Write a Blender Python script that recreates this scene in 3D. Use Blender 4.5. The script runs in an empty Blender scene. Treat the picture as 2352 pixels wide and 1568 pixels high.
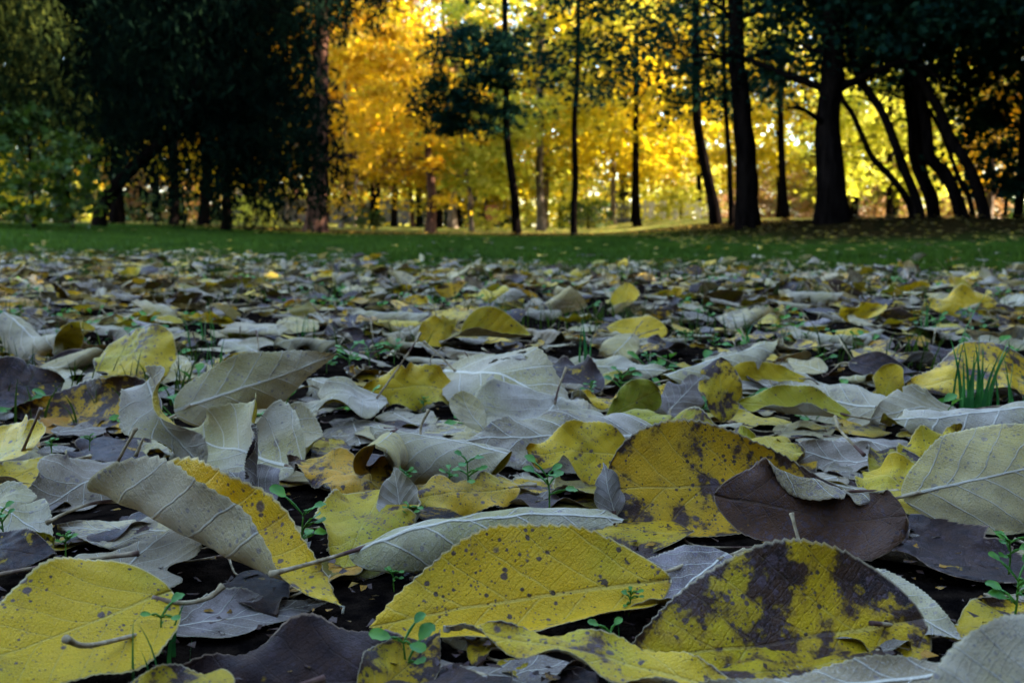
import bpy, math, random
import numpy as np
from mathutils import Vector, Matrix

# ------------------------------------------------------------------ camera, sky, sun, exposure
sc = bpy.context.scene
COL = sc.collection
R = math.radians
CAM_H = 0.175
PITCH = R(6.46)
FPX = 2352 * 35 / 36.0                      # focal length in pixels of a 2352 px wide frame
cam_d = bpy.data.cameras.new('camera'); cam = bpy.data.objects.new('camera', cam_d); COL.objects.link(cam)
cam.location = (0, 0, CAM_H); cam.rotation_euler = (R(90) - PITCH, 0, 0)
cam_d.lens = 35; cam_d.sensor_width = 36; cam_d.clip_start = 0.02; cam_d.clip_end = 2000
cam_d.dof.use_dof = True; cam_d.dof.focus_distance = 0.54; cam_d.dof.aperture_fstop = 16; cam_d.dof.aperture_blades = 7
sc.camera = cam

SUN_EL = R(27); SUN_AZ = R(84)              # azimuth clockwise from +Y
w = bpy.data.worlds.new('World'); sc.world = w; w.use_nodes = True
wn = w.node_tree.nodes; wl = w.node_tree.links
sky = wn.new('ShaderNodeTexSky'); sky.sky_type = 'NISHITA'; sky.sun_disc = False
sky.sun_elevation = SUN_EL; sky.sun_rotation = SUN_AZ; sky.air_density = 1.0; sky.dust_density = 0.6; sky.ozone_density = 1.6
bg = wn['Background']; bg.inputs['Strength'].default_value = 0.15
wl.new(sky.outputs[0], bg.inputs['Color'])
sd = bpy.data.lights.new('sun', 'SUN'); sun = bpy.data.objects.new('sun', sd); COL.objects.link(sun)
sd.energy = 4.6; sd.angle = R(0.5); sd.color = (1.0, 0.90, 0.74)
S = Vector((math.sin(SUN_AZ) * math.cos(SUN_EL), math.cos(SUN_AZ) * math.cos(SUN_EL), math.sin(SUN_EL)))
sun.rotation_euler = S.to_track_quat('Z', 'Y').to_euler()
sc.view_settings.view_transform = 'Standard'; sc.view_settings.look = 'None'
sc.view_settings.exposure = 3.4; sc.view_settings.gamma = 1.0; sc.view_settings.use_curve_mapping = False
sc.render.engine = 'CYCLES'
cy = sc.cycles
cy.max_bounces = 6; cy.diffuse_bounces = 2; cy.glossy_bounces = 2; cy.transmission_bounces = 4; cy.transparent_max_bounces = 4
cy.use_denoising = True
try: cy.denoiser = 'OPENIMAGEDENOISE'
except Exception: pass

# ------------------------------------------------------------------ helpers
def P(px, py, h):
    """point of the place seen at a pixel of the 2352 px photograph: height h above the ground, or distance -h ahead"""
    F = Vector((0, math.cos(PITCH), -math.sin(PITCH))); U = Vector((0, math.sin(PITCH), math.cos(PITCH)))
    d = F * FPX + Vector((1, 0, 0)) * (px - 1176) + U * (784 - py)
    o = Vector((0, 0, CAM_H))
    t = (-h) / d.y if h < 0 else (h - CAM_H) / d.z
    return o + d * t

def ss(a, b, x):
    t = np.clip((np.asarray(x, float) - a) / (b - a), 0, 1)
    return t * t * (3 - 2 * t)

def ground_z(x, y):
    x = np.asarray(x, float); y = np.asarray(y, float)
    z = 0.05 * ss(6, 20, y) + 0.22 * ss(-2.0, -8.0, x) * ss(5, 14, y) + 0.31 * ss(1.8, 6.0, x) * ss(8, 15.5, y)
    z = z + 0.012 * np.sin(x * 1.3 + 1) * np.sin(y * 0.9) * ss(1.5, 5, y) + 0.15 * ss(21, 34, y)
    return z

def tag(o, label=None, cat=None, group=None, kind=None):
    if label: o['label'] = label
    if cat: o['category'] = cat
    if group: o['group'] = group
    if kind: o['kind'] = kind
    return o

def mesh_obj(name, V, F, mat, parent=None, uv=None, attrs=None, smooth=True, loop_uv=None):
    """V (n,3); F (m,3|4) numpy; uv per vertex; attrs {name: (n,4)}"""
    V = np.asarray(V, np.float32); F = np.asarray(F, np.int32)
    me = bpy.data.meshes.new(name)
    k = F.shape[1]
    me.vertices.add(len(V)); me.vertices.foreach_set('co', V.ravel())
    me.loops.add(F.size); me.loops.foreach_set('vertex_index', F.ravel())
    me.polygons.add(len(F))
    me.polygons.foreach_set('loop_start', np.arange(0, F.size, k, dtype=np.int32))
    me.polygons.foreach_set('loop_total', np.full(len(F), k, np.int32))
    me.update(calc_edges=True)
    me.polygons.foreach_set('use_smooth', np.full(len(F), smooth))
    if uv is not None:
        l = me.uv_layers.new(name='UVMap')
        l.data.foreach_set('uv', np.asarray(uv, np.float32)[F.ravel()].ravel())
    for an, a in (attrs or {}).items():
        at = me.color_attributes.new(name=an, type='FLOAT_COLOR', domain='POINT')
        at.data.foreach_set('color', np.asarray(a, np.float32).ravel())
    me.materials.append(mat)
    me.validate(clean_customdata=False)
    o = bpy.data.objects.new(name, me); COL.objects.link(o)
    if parent is not None: o.parent = parent
    return o

def empty(name, loc=(0, 0, 0)):
    o = bpy.data.objects.new(name, None); o.location = loc; o.empty_display_size = 0.1; COL.objects.link(o)
    return o

def catmull(pts, n):
    pts = [np.array(p, float) for p in pts]
    if len(pts) == 2: pts = [pts[0], (pts[0] + pts[1]) / 2, pts[1]]
    q = [2 * pts[0] - pts[1]] + pts + [2 * pts[-1] - pts[-2]]
    out = []
    m = len(pts) - 1
    for s in np.linspace(0, m - 1e-6, n):
        i = int(s); t = s - i
        a, b, c, d = q[i], q[i + 1], q[i + 2], q[i + 3]
        out.append(0.5 * (2 * b + (c - a) * t + (2 * a - 5 * b + 4 * c - d) * t * t + (3 * b - 3 * c + d - a) * t ** 3))
    return np.array(out)

def tube(path, rad, ns=8, cap=True, lump=0.0, rng=None):
    """path (n,3), rad (n,) -> V, F quads"""
    path = np.asarray(path, float); n = len(path)
    rad = np.broadcast_to(np.asarray(rad, float), (n,))
    T = np.gradient(path, axis=0); T /= np.linalg.norm(T, axis=1)[:, None] + 1e-12
    up = np.array([0.0, 0, 1]) if abs(T[0][2]) < 0.9 else np.array([1.0, 0, 0])
    A = np.cross(T, up); A /= np.linalg.norm(A, axis=1)[:, None] + 1e-12
    B = np.cross(T, A)
    th = np.arange(ns) / ns * 2 * math.pi
    r = rad[:, None] * np.ones((1, ns))
    if lump and rng is not None:
        for _ in range(4):
            k = rng.integers(1, 5); ph = rng.uniform(0, 6.28); q = rng.uniform(0.3, 2.5)
            r = r * (1 + lump * 0.5 * np.sin(k * th[None, :] + ph + q * np.arange(n)[:, None] * 0.7))
    V = path[:, None, :] + r[:, :, None] * (np.cos(th)[None, :, None] * A[:, None, :] + np.sin(th)[None, :, None] * B[:, None, :])
    V = V.reshape(-1, 3)
    i = np.arange(n - 1)[:, None] * ns; j = np.arange(ns)[None, :]; jn = (j + 1) % ns
    F = np.stack([i + j, i + jn, i + ns + jn, i + ns + j], -1).reshape(-1, 4)
    if cap:
        c0 = len(V); V = np.vstack([V, path[:1], path[-1:]])
        jj = np.arange(0, ns, 2)
        F0 = np.stack([np.full_like(jj, c0), (jj + 2) % ns, jj + 1, jj], -1)
        b = (n - 1) * ns
        F1 = np.stack([np.full_like(jj, c0 + 1), b + jj, b + jj + 1, b + (jj + 2) % ns], -1)
        F = np.vstack([F, F0, F1])
    return V, F

class Bag:
    def __init__(s): s.V = []; s.F = []; s.U = []; s.A = []; s.B = []; s.n = 0
    def add(s, V, F, uv=None, a=None, b=None):
        s.V.append(V); s.F.append(F + s.n)
        s.U.append(uv if uv is not None else np.zeros((len(V), 2)))
        s.A.append(a if a is not None else np.zeros((len(V), 4)))
        s.B.append(b if b is not None else np.zeros((len(V), 4)))
        s.n += len(V)
    def build(s, name, mat, parent=None, smooth=True, rich=False):
        V = np.vstack(s.V); F = np.vstack(s.F)
        if rich: return mesh_obj(name, V, F, mat, parent, np.vstack(s.U), {'lp': np.vstack(s.A), 'lq': np.vstack(s.B)}, smooth)
        return mesh_obj(name, V, F, mat, parent, smooth=smooth)

# ------------------------------------------------------------------ materials
class NT:
    def __init__(s, name):
        s.m = bpy.data.materials.new(name); s.m.use_nodes = True
        s.t = s.m.node_tree; s.t.nodes.clear()
        s.out = s.t.nodes.new('ShaderNodeOutputMaterial')
    def n(s, typ, ins=None, **kw):
        nd = s.t.nodes.new(typ)
        for k, v in kw.items(): setattr(nd, k, v)
        for k, v in (ins or {}).items(): s.set(nd.inputs[k], v)
        return nd
    def set(s, inp, v):
        if hasattr(v, 'is_output') or isinstance(v, bpy.types.NodeSocket): s.t.links.new(v, inp)
        elif isinstance(v, (tuple, list)) and inp.type == 'RGBA' and len(v) == 3: inp.default_value = (*v, 1)
        else: inp.default_value = v
    def math(s, op, a, b=0.0, c=0.0, clamp=False):
        nd = s.n('ShaderNodeMath', operation=op); nd.use_clamp = clamp
        s.set(nd.inputs[0], a); s.set(nd.inputs[1], b); s.set(nd.inputs[2], c)
        return nd.outputs[0]
    def mix(s, f, a, b):
        nd = s.n('ShaderNodeMix', data_type='RGBA'); s.set(nd.inputs[0], f); s.set(nd.inputs[6], a); s.set(nd.inputs[7], b)
        return nd.outputs[2]
    def step(s, x, a, b):                    # smooth 0..1 between a and b
        nd = s.n('ShaderNodeMapRange', interpolation_type='SMOOTHSTEP'); s.set(nd.inputs[0], x)
        s.set(nd.inputs[1], a); s.set(nd.inputs[2], b); return nd.outputs[0]
    def noise(s, vec, scale, detail=3, rough=0.55, w=None):
        nd = s.n('ShaderNodeTexNoise', {'Scale': scale, 'Detail': detail, 'Roughness': rough}); 
        if vec is not None: s.set(nd.inputs['Vector'], vec)
        return nd.outputs['Fac']
    def surf(s, sh): s.t.links.new(sh, s.out.inputs['Surface'])

def leaf_material():
    N = NT('fallen_leaf_skin')
    uvn = N.n('ShaderNodeUVMap', uv_map='UVMap').outputs[0]
    A = N.n('ShaderNodeAttribute', attribute_name='lp'); B = N.n('ShaderNodeAttribute', attribute_name='lq')
    sa = N.n('ShaderNodeSeparateColor'); N.set(sa.inputs[0], A.outputs['Color'])
    brown, age, hue = sa.outputs[0], sa.outputs[1], sa.outputs[2]; side = A.outputs['Alpha']
    sb = N.n('ShaderNodeSeparateColor'); N.set(sb.inputs[0], B.outputs['Color'])
    seed, edge, tipd = sb.outputs[0], sb.outputs[1], sb.outputs[2]
    back = N.n('ShaderNodeNewGeometry').outputs['Backfacing']
    isf = N.math('COMPARE', side, 0.5, 0.1)
    under = N.math('ADD', N.math('MULTIPLY', isf, back), N.math('MULTIPLY', N.math('SUBTRACT', 1.0, isf), side), clamp=True)
    su = N.n('ShaderNodeSeparateXYZ'); N.set(su.inputs[0], uvn)
    x, y = su.outputs[0], su.outputs[1]
    co = N.n('ShaderNodeCombineXYZ'); N.set(co.inputs[0], x); N.set(co.inputs[1], y); N.set(co.inputs[2], N.math('MULTIPLY', seed, 40.0))
    co = co.outputs[0]
    wob = N.math('MULTIPLY', N.math('SUBTRACT', N.noise(co, 5, 2), 0.5), 0.06)
    yy = N.math('ADD', y, N.math('MULTIPLY', wob, 0.35)); ay = N.math('ABSOLUTE', yy)
    # midrib, laterals, cross veins
    mid_w = N.math('MULTIPLY_ADD', x, -0.008, 0.0125)
    mid = N.math('SUBTRACT', 1.0, N.step(N.math('DIVIDE', ay, mid_w), 0.35, 1.1))
    sgn = N.math('MULTIPLY', N.math('SIGN', yy), 0.06)
    s_ = N.math('ADD', N.math('SUBTRACT', x, N.math('MULTIPLY', N.math('POWER', ay, 0.86), 0.86)), N.math('ADD', wob, sgn))
    ph = N.math('DIVIDE', s_, 0.175)
    fr = N.math('ABSOLUTE', N.math('SUBTRACT', N.math('FRACT', ph), 0.5))
    lw = N.math('MULTIPLY_ADD', ay, -0.06, 0.046)
    lat = N.math('SUBTRACT', 1.0, N.step(N.math('DIVIDE', fr, lw), 0.3, 1.1))
    lat = N.math('MULTIPLY', lat, N.step(s_, -0.22, -0.1))
    s2 = N.math('ADD', N.math('ADD', x, N.math('MULTIPLY', ay, 1.3)), N.math('MULTIPLY', wob, 2.0))
    fr2 = N.math('ABSOLUTE', N.math('SUBTRACT', N.math('FRACT', N.math('DIVIDE', s2, 0.05)), 0.5))
    ter = N.math('SUBTRACT', 1.0, N.step(fr2, 0.02, 0.10))
    vor = N.n('ShaderNodeTexVoronoi', {'Vector': co, 'Scale': 75.0}, feature='DISTANCE_TO_EDGE').outputs['Distance']
    net = N.math('SUBTRACT', 1.0, N.step(vor, 0.02, 0.14))
    vein = N.math('MAXIMUM', mid, N.math('MULTIPLY', lat, 0.75))
    # blotches and spots
    n1 = N.noise(co, 3.2, 5, 0.62); n2 = N.noise(co, 11, 4, 0.6); n3 = N.noise(co, 90, 3, 0.6)
    lowf = N.noise(co, 1.6, 2)
    e2 = N.math('MULTIPLY', N.math('POWER', edge, 9.0), 0.11)
    tipm = N.math('MULTIPLY', N.math('POWER', tipd, 7.0), 0.16)
    base = N.math('ADD', N.math('ADD', n1, N.math('MULTIPLY', N.math('SUBTRACT', n2, 0.5), 0.55)), N.math('MULTIPLY', N.math('ADD', e2, tipm), N.step(brown, 0.02, 0.3)))
    thr = N.math('SUBTRACT', 0.80, N.math('MULTIPLY', brown, 0.50))
    base = N.math('ADD', base, N.math('MULTIPLY', vein, 0.035)); blotch = N.step(N.math('SUBTRACT', base, thr), -0.03, 0.05); halo = N.step(N.math('SUBTRACT', base, thr), -0.11, 0.0)
    def spots(scale, keep, r):
        v = N.n('ShaderNodeTexVoronoi', {'Vector': N.n('ShaderNodeVectorMath', {0: co, 1: (0.03, 0.07, 0)}, operation='ADD').outputs[0], 'Scale': scale, 'Randomness': 1.0})
        v.inputs['Scale'].default_value = scale
        c = N.n('ShaderNodeSeparateColor'); N.set(c.inputs[0], v.outputs['Color'])
        d = N.math('ADD', v.outputs['Distance'], N.math('MULTIPLY', N.math('SUBTRACT', N.noise(co, scale * 3, 2), 0.5), 0.25))
        rr = N.math('MULTIPLY', c.outputs[1], r)
        inside = N.math('SUBTRACT', 1.0, N.step(N.math('DIVIDE', d, N.math('ADD', rr, 0.02)), 0.75, 1.15))
        on = N.math('LESS_THAN', c.outputs[0], keep)
        return N.math('MULTIPLY', inside, on)
    keep = N.math('MULTIPLY', N.math('MULTIPLY_ADD', brown, 0.9, 0.10), N.step(n1, 0.36, 0.6))
    sp = N.math('MAXIMUM', spots(17, keep, 0.40), spots(46, N.math('MULTIPLY', keep, 1.35), 0.50))
    sp = N.math('MAXIMUM', sp, N.math('MULTIPLY', spots(100, keep, 0.52), 0.9))
    # top colours
    yel = N.n('ShaderNodeValToRGB'); N.set(yel.inputs[0], hue)
    cr = yel.color_ramp; cr.elements[0].position = 0.0; cr.elements[0].color = (0.20, 0.26, 0.012, 1)
    cr.elements[1].position = 1.0; cr.elements[1].color = (0.58, 0.22, 0.010, 1)
    e = cr.elements.new(0.3); e.color = (0.48, 0.33, 0.006, 1)
    e = cr.elements.new(0.55); e.color = (0.72, 0.42, 0.004, 1)
    yc = N.mix(N.math('MULTIPLY', N.step(lowf, 0.40, 0.70), 0.5), yel.outputs[0], (0.24, 0.27, 0.010))
    yc = N.mix(N.math('MULTIPLY', N.step(n2, 0.45, 0.7), 0.22), yc, (0.52, 0.32, 0.03))
    yc = N.mix(N.math('MULTIPLY', N.step(n1, 0.5, 0.7), 0.4), yc, (0.50, 0.27, 0.006)); yc = N.mix(N.math('MULTIPLY', net, 0.20), yc, (0.22, 0.17, 0.01))
    yc = N.mix(N.math('MULTIPLY', vein, 0.32), yc, (0.62, 0.50, 0.16))
    bc = N.mix(N.step(n2, 0.35, 0.65), (0.014, 0.007, 0.006), (0.062, 0.026, 0.010)); bc = N.mix(N.math('MULTIPLY', N.step(hue, 0.8, 1.0), 0.7), bc, N.mix(n1, (0.035, 0.014, 0.006), (0.16, 0.062, 0.018)))
    bc = N.mix(N.math('MULTIPLY', vein, 0.3), bc, (0.15, 0.10, 0.06))
    sc_ = N.mix(N.step(n1, 0.4, 0.6), (0.020, 0.010, 0.010), (0.085, 0.050, 0.050))
    yc2 = N.mix(N.math('MULTIPLY', halo, 0.45), yc, (0.34, 0.17, 0.012)); top = N.mix(blotch, yc2, bc); top = N.mix(N.math('MULTIPLY', sp, 0.93), top, sc_)
    top = N.mix(N.math('MULTIPLY', age, 0.75), top, N.mix(n1, (0.012, 0.008, 0.009), (0.060, 0.035, 0.028)))
    # underside colours: pale felt, greener or greyer with age
    pale = N.mix(hue, (0.36, 0.30, 0.12), (0.58, 0.42, 0.13))
    felt = N.mix(N.step(lowf, 0.32, 0.66), (0.62, 0.505, 0.375), pale)
    grey = N.mix(N.step(n1, 0.35, 0.68), (0.27, 0.205, 0.195), (0.08, 0.052, 0.048))
    und = N.mix(age, N.mix(N.math('MULTIPLY', hue, 0.8), felt, pale), grey)
    und = N.mix(N.math('MULTIPLY', N.step(seed, 0.45, 1.0), 0.62), und, (0.38, 0.27, 0.13))
    und = N.mix(N.math('MULTIPLY', N.step(N.noise(co, 2.3, 4, 0.65), 0.52, 0.66), 0.45), und, (0.24, 0.17, 0.10))
    und = N.mix(N.math('MULTIPLY', blotch, N.math('MULTIPLY_ADD', age, 0.15, 0.50)), und, (0.10, 0.07, 0.07))
    und = N.mix(N.math('MULTIPLY', sp, 0.6), und, (0.12, 0.09, 0.12))
    und = N.mix(N.math('MULTIPLY', N.step(n3, 0.5, 0.72), 0.35), und, (0.62, 0.55, 0.48))
    und = N.mix(N.math('MULTIPLY', ter, 0.10), und, (0.60, 0.54, 0.38))
    und = N.mix(N.math('MULTIPLY', N.step(n2, 0.42, 0.75), 0.35), und, (0.26, 0.20, 0.13)); und = N.mix(N.math('MULTIPLY', vein, 0.9), und, (0.72, 0.62, 0.46))
    # the felted rim
    col = N.mix(under, top, und)
    rim = N.math('MULTIPLY', N.step(edge, 0.955, 0.99), N.math('MULTIPLY_ADD', under, -0.3, 0.7))
    col = N.mix(rim, col, N.mix(brown, (0.62, 0.50, 0.26), (0.30, 0.19, 0.11)))
    # bump
    hv = N.math('ADD', N.math('MULTIPLY', vein, N.math('MULTIPLY_ADD', under, 1.3, -0.35)), N.math('MULTIPLY', ter, N.math('MULTIPLY_ADD', under, 0.35, -0.15)))
    hv = N.math('ADD', hv, N.math('MULTIPLY', net, -0.10))
    hv = N.math('ADD', hv, N.math('MULTIPLY', n3, 0.7))
    hv = N.math('ADD', hv, N.math('MULTIPLY', n2, 0.5))
    bp = N.n('ShaderNodeBump', {'Strength': 1.0, 'Distance': 0.0011, 'Height': hv})
    rough = N.math('MULTIPLY_ADD', under, 0.38, 0.50)
    pb = N.n('ShaderNodeBsdfPrincipled', {'Base Color': col, 'Roughness': rough, 'Normal': bp.outputs[0]})
    N.set(pb.inputs['Specular IOR Level'], N.math('MULTIPLY', N.math('MULTIPLY_ADD', under, -0.19, 0.22), N.math('SUBTRACT', 1.0, N.math('MULTIPLY', age, 0.8))))
    N.set(pb.inputs['Sheen Weight'], N.math('MULTIPLY_ADD', under, 0.12, 0.0)); pb.inputs['Sheen Roughness'].default_value = 0.4
    tr = N.n('ShaderNodeBsdfTranslucent', {'Color': N.mix(0.5, col, yc), 'Normal': bp.outputs[0]})
    dead = N.math('MAXIMUM', N.math('MAXIMUM', blotch, sp), age)
    mx = N.n('ShaderNodeMixShader'); N.set(mx.inputs[0], N.math('MULTIPLY_ADD', dead, -0.17, 0.20))
    N.set(mx.inputs[1], pb.outputs[0]); N.set(mx.inputs[2], tr.outputs[0])
    N.surf(mx.outputs[0])
    return N.m

def simple(name, c1, c2, scale=8, rough=0.7, bump=0.3, dist=0.003, detail=4, transl=0.0, tcol=None, island=0.0, spec=0.3, stretch=None, c3=None):
    N = NT(name)
    tc = N.n('ShaderNodeTexCoord').outputs['Object']
    if stretch: 
        mp = N.n('ShaderNodeMapping'); N.set(mp.inputs[0], tc); mp.inputs['Scale'].default_value = stretch; tc = mp.outputs[0]
    f = N.noise(tc, scale, detail, 0.6)
    col = N.mix(N.step(f, 0.32, 0.68), c1, c2)
    if c3: col = N.mix(N.step(N.noise(tc, scale * 0.23, 3), 0.5, 0.62), col, c3)
    if island:
        rd = N.n('ShaderNodeNewGeometry').outputs['Random Per Island']
        oi = N.n('ShaderNodeObjectInfo').outputs['Random']
        col = N.mix(N.math('MULTIPLY', rd, island), col, tcol or c2)
    b = N.n('ShaderNodeBump', {'Strength': bump, 'Distance': dist, 'Height': N.noise(tc, scale * 2.3, detail, 0.65)})
    pb = N.n('ShaderNodeBsdfPrincipled', {'Base Color': col, 'Roughness': rough, 'Normal': b.outputs[0]})
    pb.inputs['Specular IOR Level'].default_value = spec
    if transl:
        tr = N.n('ShaderNodeBsdfTranslucent', {'Color': col})
        mx = N.n('ShaderNodeMixShader', {0: transl, 1: pb.outputs[0], 2: tr.outputs[0]})
        N.surf(mx.outputs[0])
    else: N.surf(pb.outputs[0])
    return N.m

def foliage(name, ramp, transl=0.45, gloss=0.25):
    """leaf colour picked per leaf from a ramp, drifting over the crown"""
    N = NT(name)
    rd = N.n('ShaderNodeNewGeometry').outputs['Random Per Island']
    tc = N.n('ShaderNodeTexCoord').outputs['Object']
    f = N.math('ADD', N.math('MULTIPLY', rd, 0.6), N.math('MULTIPLY', N.step(N.noise(tc, 0.8, 2), 0.3, 0.7), 0.4))
    rp = N.n('ShaderNodeValToRGB'); N.set(rp.inputs[0], f)
    cr = rp.color_ramp
    cr.elements[0].position = 0; cr.elements[0].color = (*ramp[0], 1); cr.elements[1].position = 1; cr.elements[1].color = (*ramp[-1], 1)
    for i, c in enumerate(ramp[1:-1]):
        e = cr.elements.new((i + 1) / (len(ramp) - 1)); e.color = (*c, 1)
    pb = N.n('ShaderNodeBsdfPrincipled', {'Base Color': rp.outputs[0], 'Roughness': 0.55}); pb.inputs['Specular IOR Level'].default_value = gloss
    tr = N.n('ShaderNodeBsdfTranslucent', {'Color': rp.outputs[0]})
    mx = N.n('ShaderNodeMixShader', {0: transl, 1: pb.outputs[0], 2: tr.outputs[0]})
    N.surf(mx.outputs[0])
    return N.m

M = {}
M['leaf'] = leaf_material()
M['stalk'] = simple('leaf_stalk_fuzz', (0.20, 0.135, 0.06), (0.46, 0.34, 0.19), 160, 0.9, 0.6, 0.0006, 3, c3=(0.10, 0.045, 0.03))
M['stalk_dark'] = simple('leaf_stalk_brown', (0.10, 0.055, 0.03), (0.22, 0.14, 0.09), 160, 0.85, 0.6, 0.0006, 3)
M['sprout'] = simple('sprout_green', (0.035, 0.15, 0.015), (0.12, 0.28, 0.02), 70, 0.5, 0.4, 0.0005, 3, 0.3)
M['blade'] = simple('grass_blade_green', (0.015, 0.09, 0.02), (0.05, 0.20, 0.03), 30, 0.45, 0.2, 0.0005, 2, 0.25)
M['lawn'] = simple('lawn_blades', (0.024, 0.050, 0.004), (0.070, 0.115, 0.007), 1.5, 0.6, 0.1, 0.001, 2, 0.25, island=0.5, tcol=(0.012, 0.032, 0.006), spec=0.05)
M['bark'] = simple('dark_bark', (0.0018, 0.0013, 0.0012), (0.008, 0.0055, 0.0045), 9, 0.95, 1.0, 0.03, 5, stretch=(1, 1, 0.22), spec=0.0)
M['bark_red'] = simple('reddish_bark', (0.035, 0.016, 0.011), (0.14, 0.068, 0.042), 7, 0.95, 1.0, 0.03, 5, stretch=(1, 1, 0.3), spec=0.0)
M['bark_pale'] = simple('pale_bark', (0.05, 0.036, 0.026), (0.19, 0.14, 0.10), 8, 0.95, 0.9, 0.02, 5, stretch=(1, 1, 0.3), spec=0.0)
M['f_yellow'] = foliage('yellow_foliage', [(0.20, 0.19, 0.012), (0.50, 0.38, 0.012), (0.68, 0.50, 0.012), (0.60, 0.36, 0.010)], 0.58)
M['f_lime'] = foliage('lime_foliage', [(0.16, 0.20, 0.015), (0.42, 0.42, 0.03), (0.66, 0.60, 0.06), (0.72, 0.62, 0.12)], 0.58)
M['f_orange'] = foliage('orange_foliage', [(0.22, 0.13, 0.010), (0.62, 0.36, 0.010), (0.74, 0.50, 0.012), (0.74, 0.32, 0.012)], 0.5)
M['f_rust'] = foliage('rust_foliage', [(0.10, 0.05, 0.02), (0.30, 0.14, 0.05), (0.40, 0.22, 0.08), (0.20, 0.17, 0.03)], 0.35)
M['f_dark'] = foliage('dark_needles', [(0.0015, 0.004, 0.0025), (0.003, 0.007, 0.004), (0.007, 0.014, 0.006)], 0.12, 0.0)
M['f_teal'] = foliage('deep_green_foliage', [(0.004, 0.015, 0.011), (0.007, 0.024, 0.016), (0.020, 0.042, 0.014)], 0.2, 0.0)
M['f_green'] = foliage('mid_green_foliage', [(0.014, 0.034, 0.003), (0.034, 0.070, 0.005), (0.12, 0.14, 0.008)], 0.35)
M['f_olive_and_shaded'] = foliage('olive_and_shaded_foliage', [(0.02, 0.03, 0.004), (0.07, 0.07, 0.006), (0.22, 0.19, 0.010), (0.34, 0.26, 0.012)], 0.5)  # olive trees; at the right its dark tones paint shade into yellow foliage
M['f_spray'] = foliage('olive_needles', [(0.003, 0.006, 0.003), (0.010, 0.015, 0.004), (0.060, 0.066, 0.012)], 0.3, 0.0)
M['fence'] = simple('weathered_grey_wood', (0.10, 0.10, 0.12), (0.24, 0.23, 0.25), 12, 0.9, 0.4, 0.01)
M['fence_pale'] = simple('pale_painted_wood', (0.45, 0.38, 0.28), (0.62, 0.54, 0.42), 12, 0.8, 0.3, 0.01)
M['rust'] = simple('rust_brown_paint', (0.20, 0.06, 0.02), (0.34, 0.11, 0.04), 12, 0.8, 0.3, 0.01)

def ground_material():
    N = NT('park_ground')
    tc = N.n('ShaderNodeTexCoord').outputs['Object']
    sp = N.n('ShaderNodeSeparateXYZ'); N.set(sp.inputs[0], tc); X, Y = sp.outputs[0], sp.outputs[1]
    soil = N.mix(N.step(N.noise(tc, 60, 5), 0.35, 0.65), (0.003, 0.0022, 0.002), (0.014, 0.009, 0.006))
    g = N.mix(N.step(N.noise(tc, 2.2, 4), 0.3, 0.7), (0.018, 0.038, 0.004), (0.044, 0.075, 0.006))
    g = N.mix(N.math('MULTIPLY', N.step(N.noise(tc, 26, 4), 0.4, 0.7), 0.5), g, (0.03, 0.07, 0.02))
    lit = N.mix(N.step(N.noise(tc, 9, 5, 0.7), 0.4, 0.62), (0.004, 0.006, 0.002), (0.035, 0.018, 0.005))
    lawn = N.step(Y, 3.6, 5.0)
    nz = N.math('MULTIPLY', N.math('SUBTRACT', N.noise(tc, 0.9, 4), 0.5), 5.0)
    far = N.math('ADD', Y, nz)
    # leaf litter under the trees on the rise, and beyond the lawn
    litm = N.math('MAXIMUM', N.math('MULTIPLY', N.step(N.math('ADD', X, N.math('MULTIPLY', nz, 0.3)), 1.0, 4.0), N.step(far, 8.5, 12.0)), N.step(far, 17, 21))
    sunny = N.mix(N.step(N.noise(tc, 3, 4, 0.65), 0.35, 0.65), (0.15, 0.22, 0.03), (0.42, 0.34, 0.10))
    lit = N.mix(N.math('MULTIPLY', N.step(Y, 22, 27), 0.8), lit, sunny)  # sunlight on the far strip painted in as a paler ground colour
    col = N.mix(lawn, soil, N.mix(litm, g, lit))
    b = N.n('ShaderNodeBump', {'Strength': 0.8, 'Distance': 0.02, 'Height': N.noise(tc, 40, 5, 0.7)})
    pb = N.n('ShaderNodeBsdfPrincipled', {'Base Color': col, 'Roughness': 0.95, 'Normal': b.outputs[0]}); pb.inputs['Specular IOR Level'].default_value = 0.0
    N.surf(pb.outputs[0]); return N.m
M['ground'] = ground_material()

# ------------------------------------------------------------------ ground
def build_ground():
    ys = np.concatenate([np.linspace(-30, 0, 12), np.linspace(0.3, 40, 130), np.linspace(42, 160, 30), np.linspace(200, 900, 8)])
    xs = np.concatenate([-np.geomspace(900, 14, 14), np.linspace(-12, 12, 90), np.geomspace(14, 900, 14)])
    X, Y = np.meshgrid(xs, ys)
    V = np.stack([X, Y, ground_z(X, Y)], -1).reshape(-1, 3)
    n, m = len(ys), len(xs)
    i = np.arange(n - 1)[:, None] * m; j = np.arange(m - 1)[None, :]
    F = np.stack([i + j, i + j + 1, i + m + j + 1, i + m + j], -1).reshape(-1, 4)
    tag(mesh_obj('ground', V, F, M['ground']), kind='structure')
build_ground()

# ------------------------------------------------------------------ leaf geometry
def sines(rng, n, f0, f1, dim=1):
    fr = rng.uniform(f0, f1, (n, dim)) * rng.choice([-1, 1], (n, dim)); ph = rng.uniform(0, 6.283, n)
    def f(*c):
        r = 0
        for k in range(n):
            a = ph[k]
            for q in range(dim): a = a + fr[k, q] * c[q] * 6.283
            r = r + np.sin(a)
        return r / n
    return f

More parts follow.
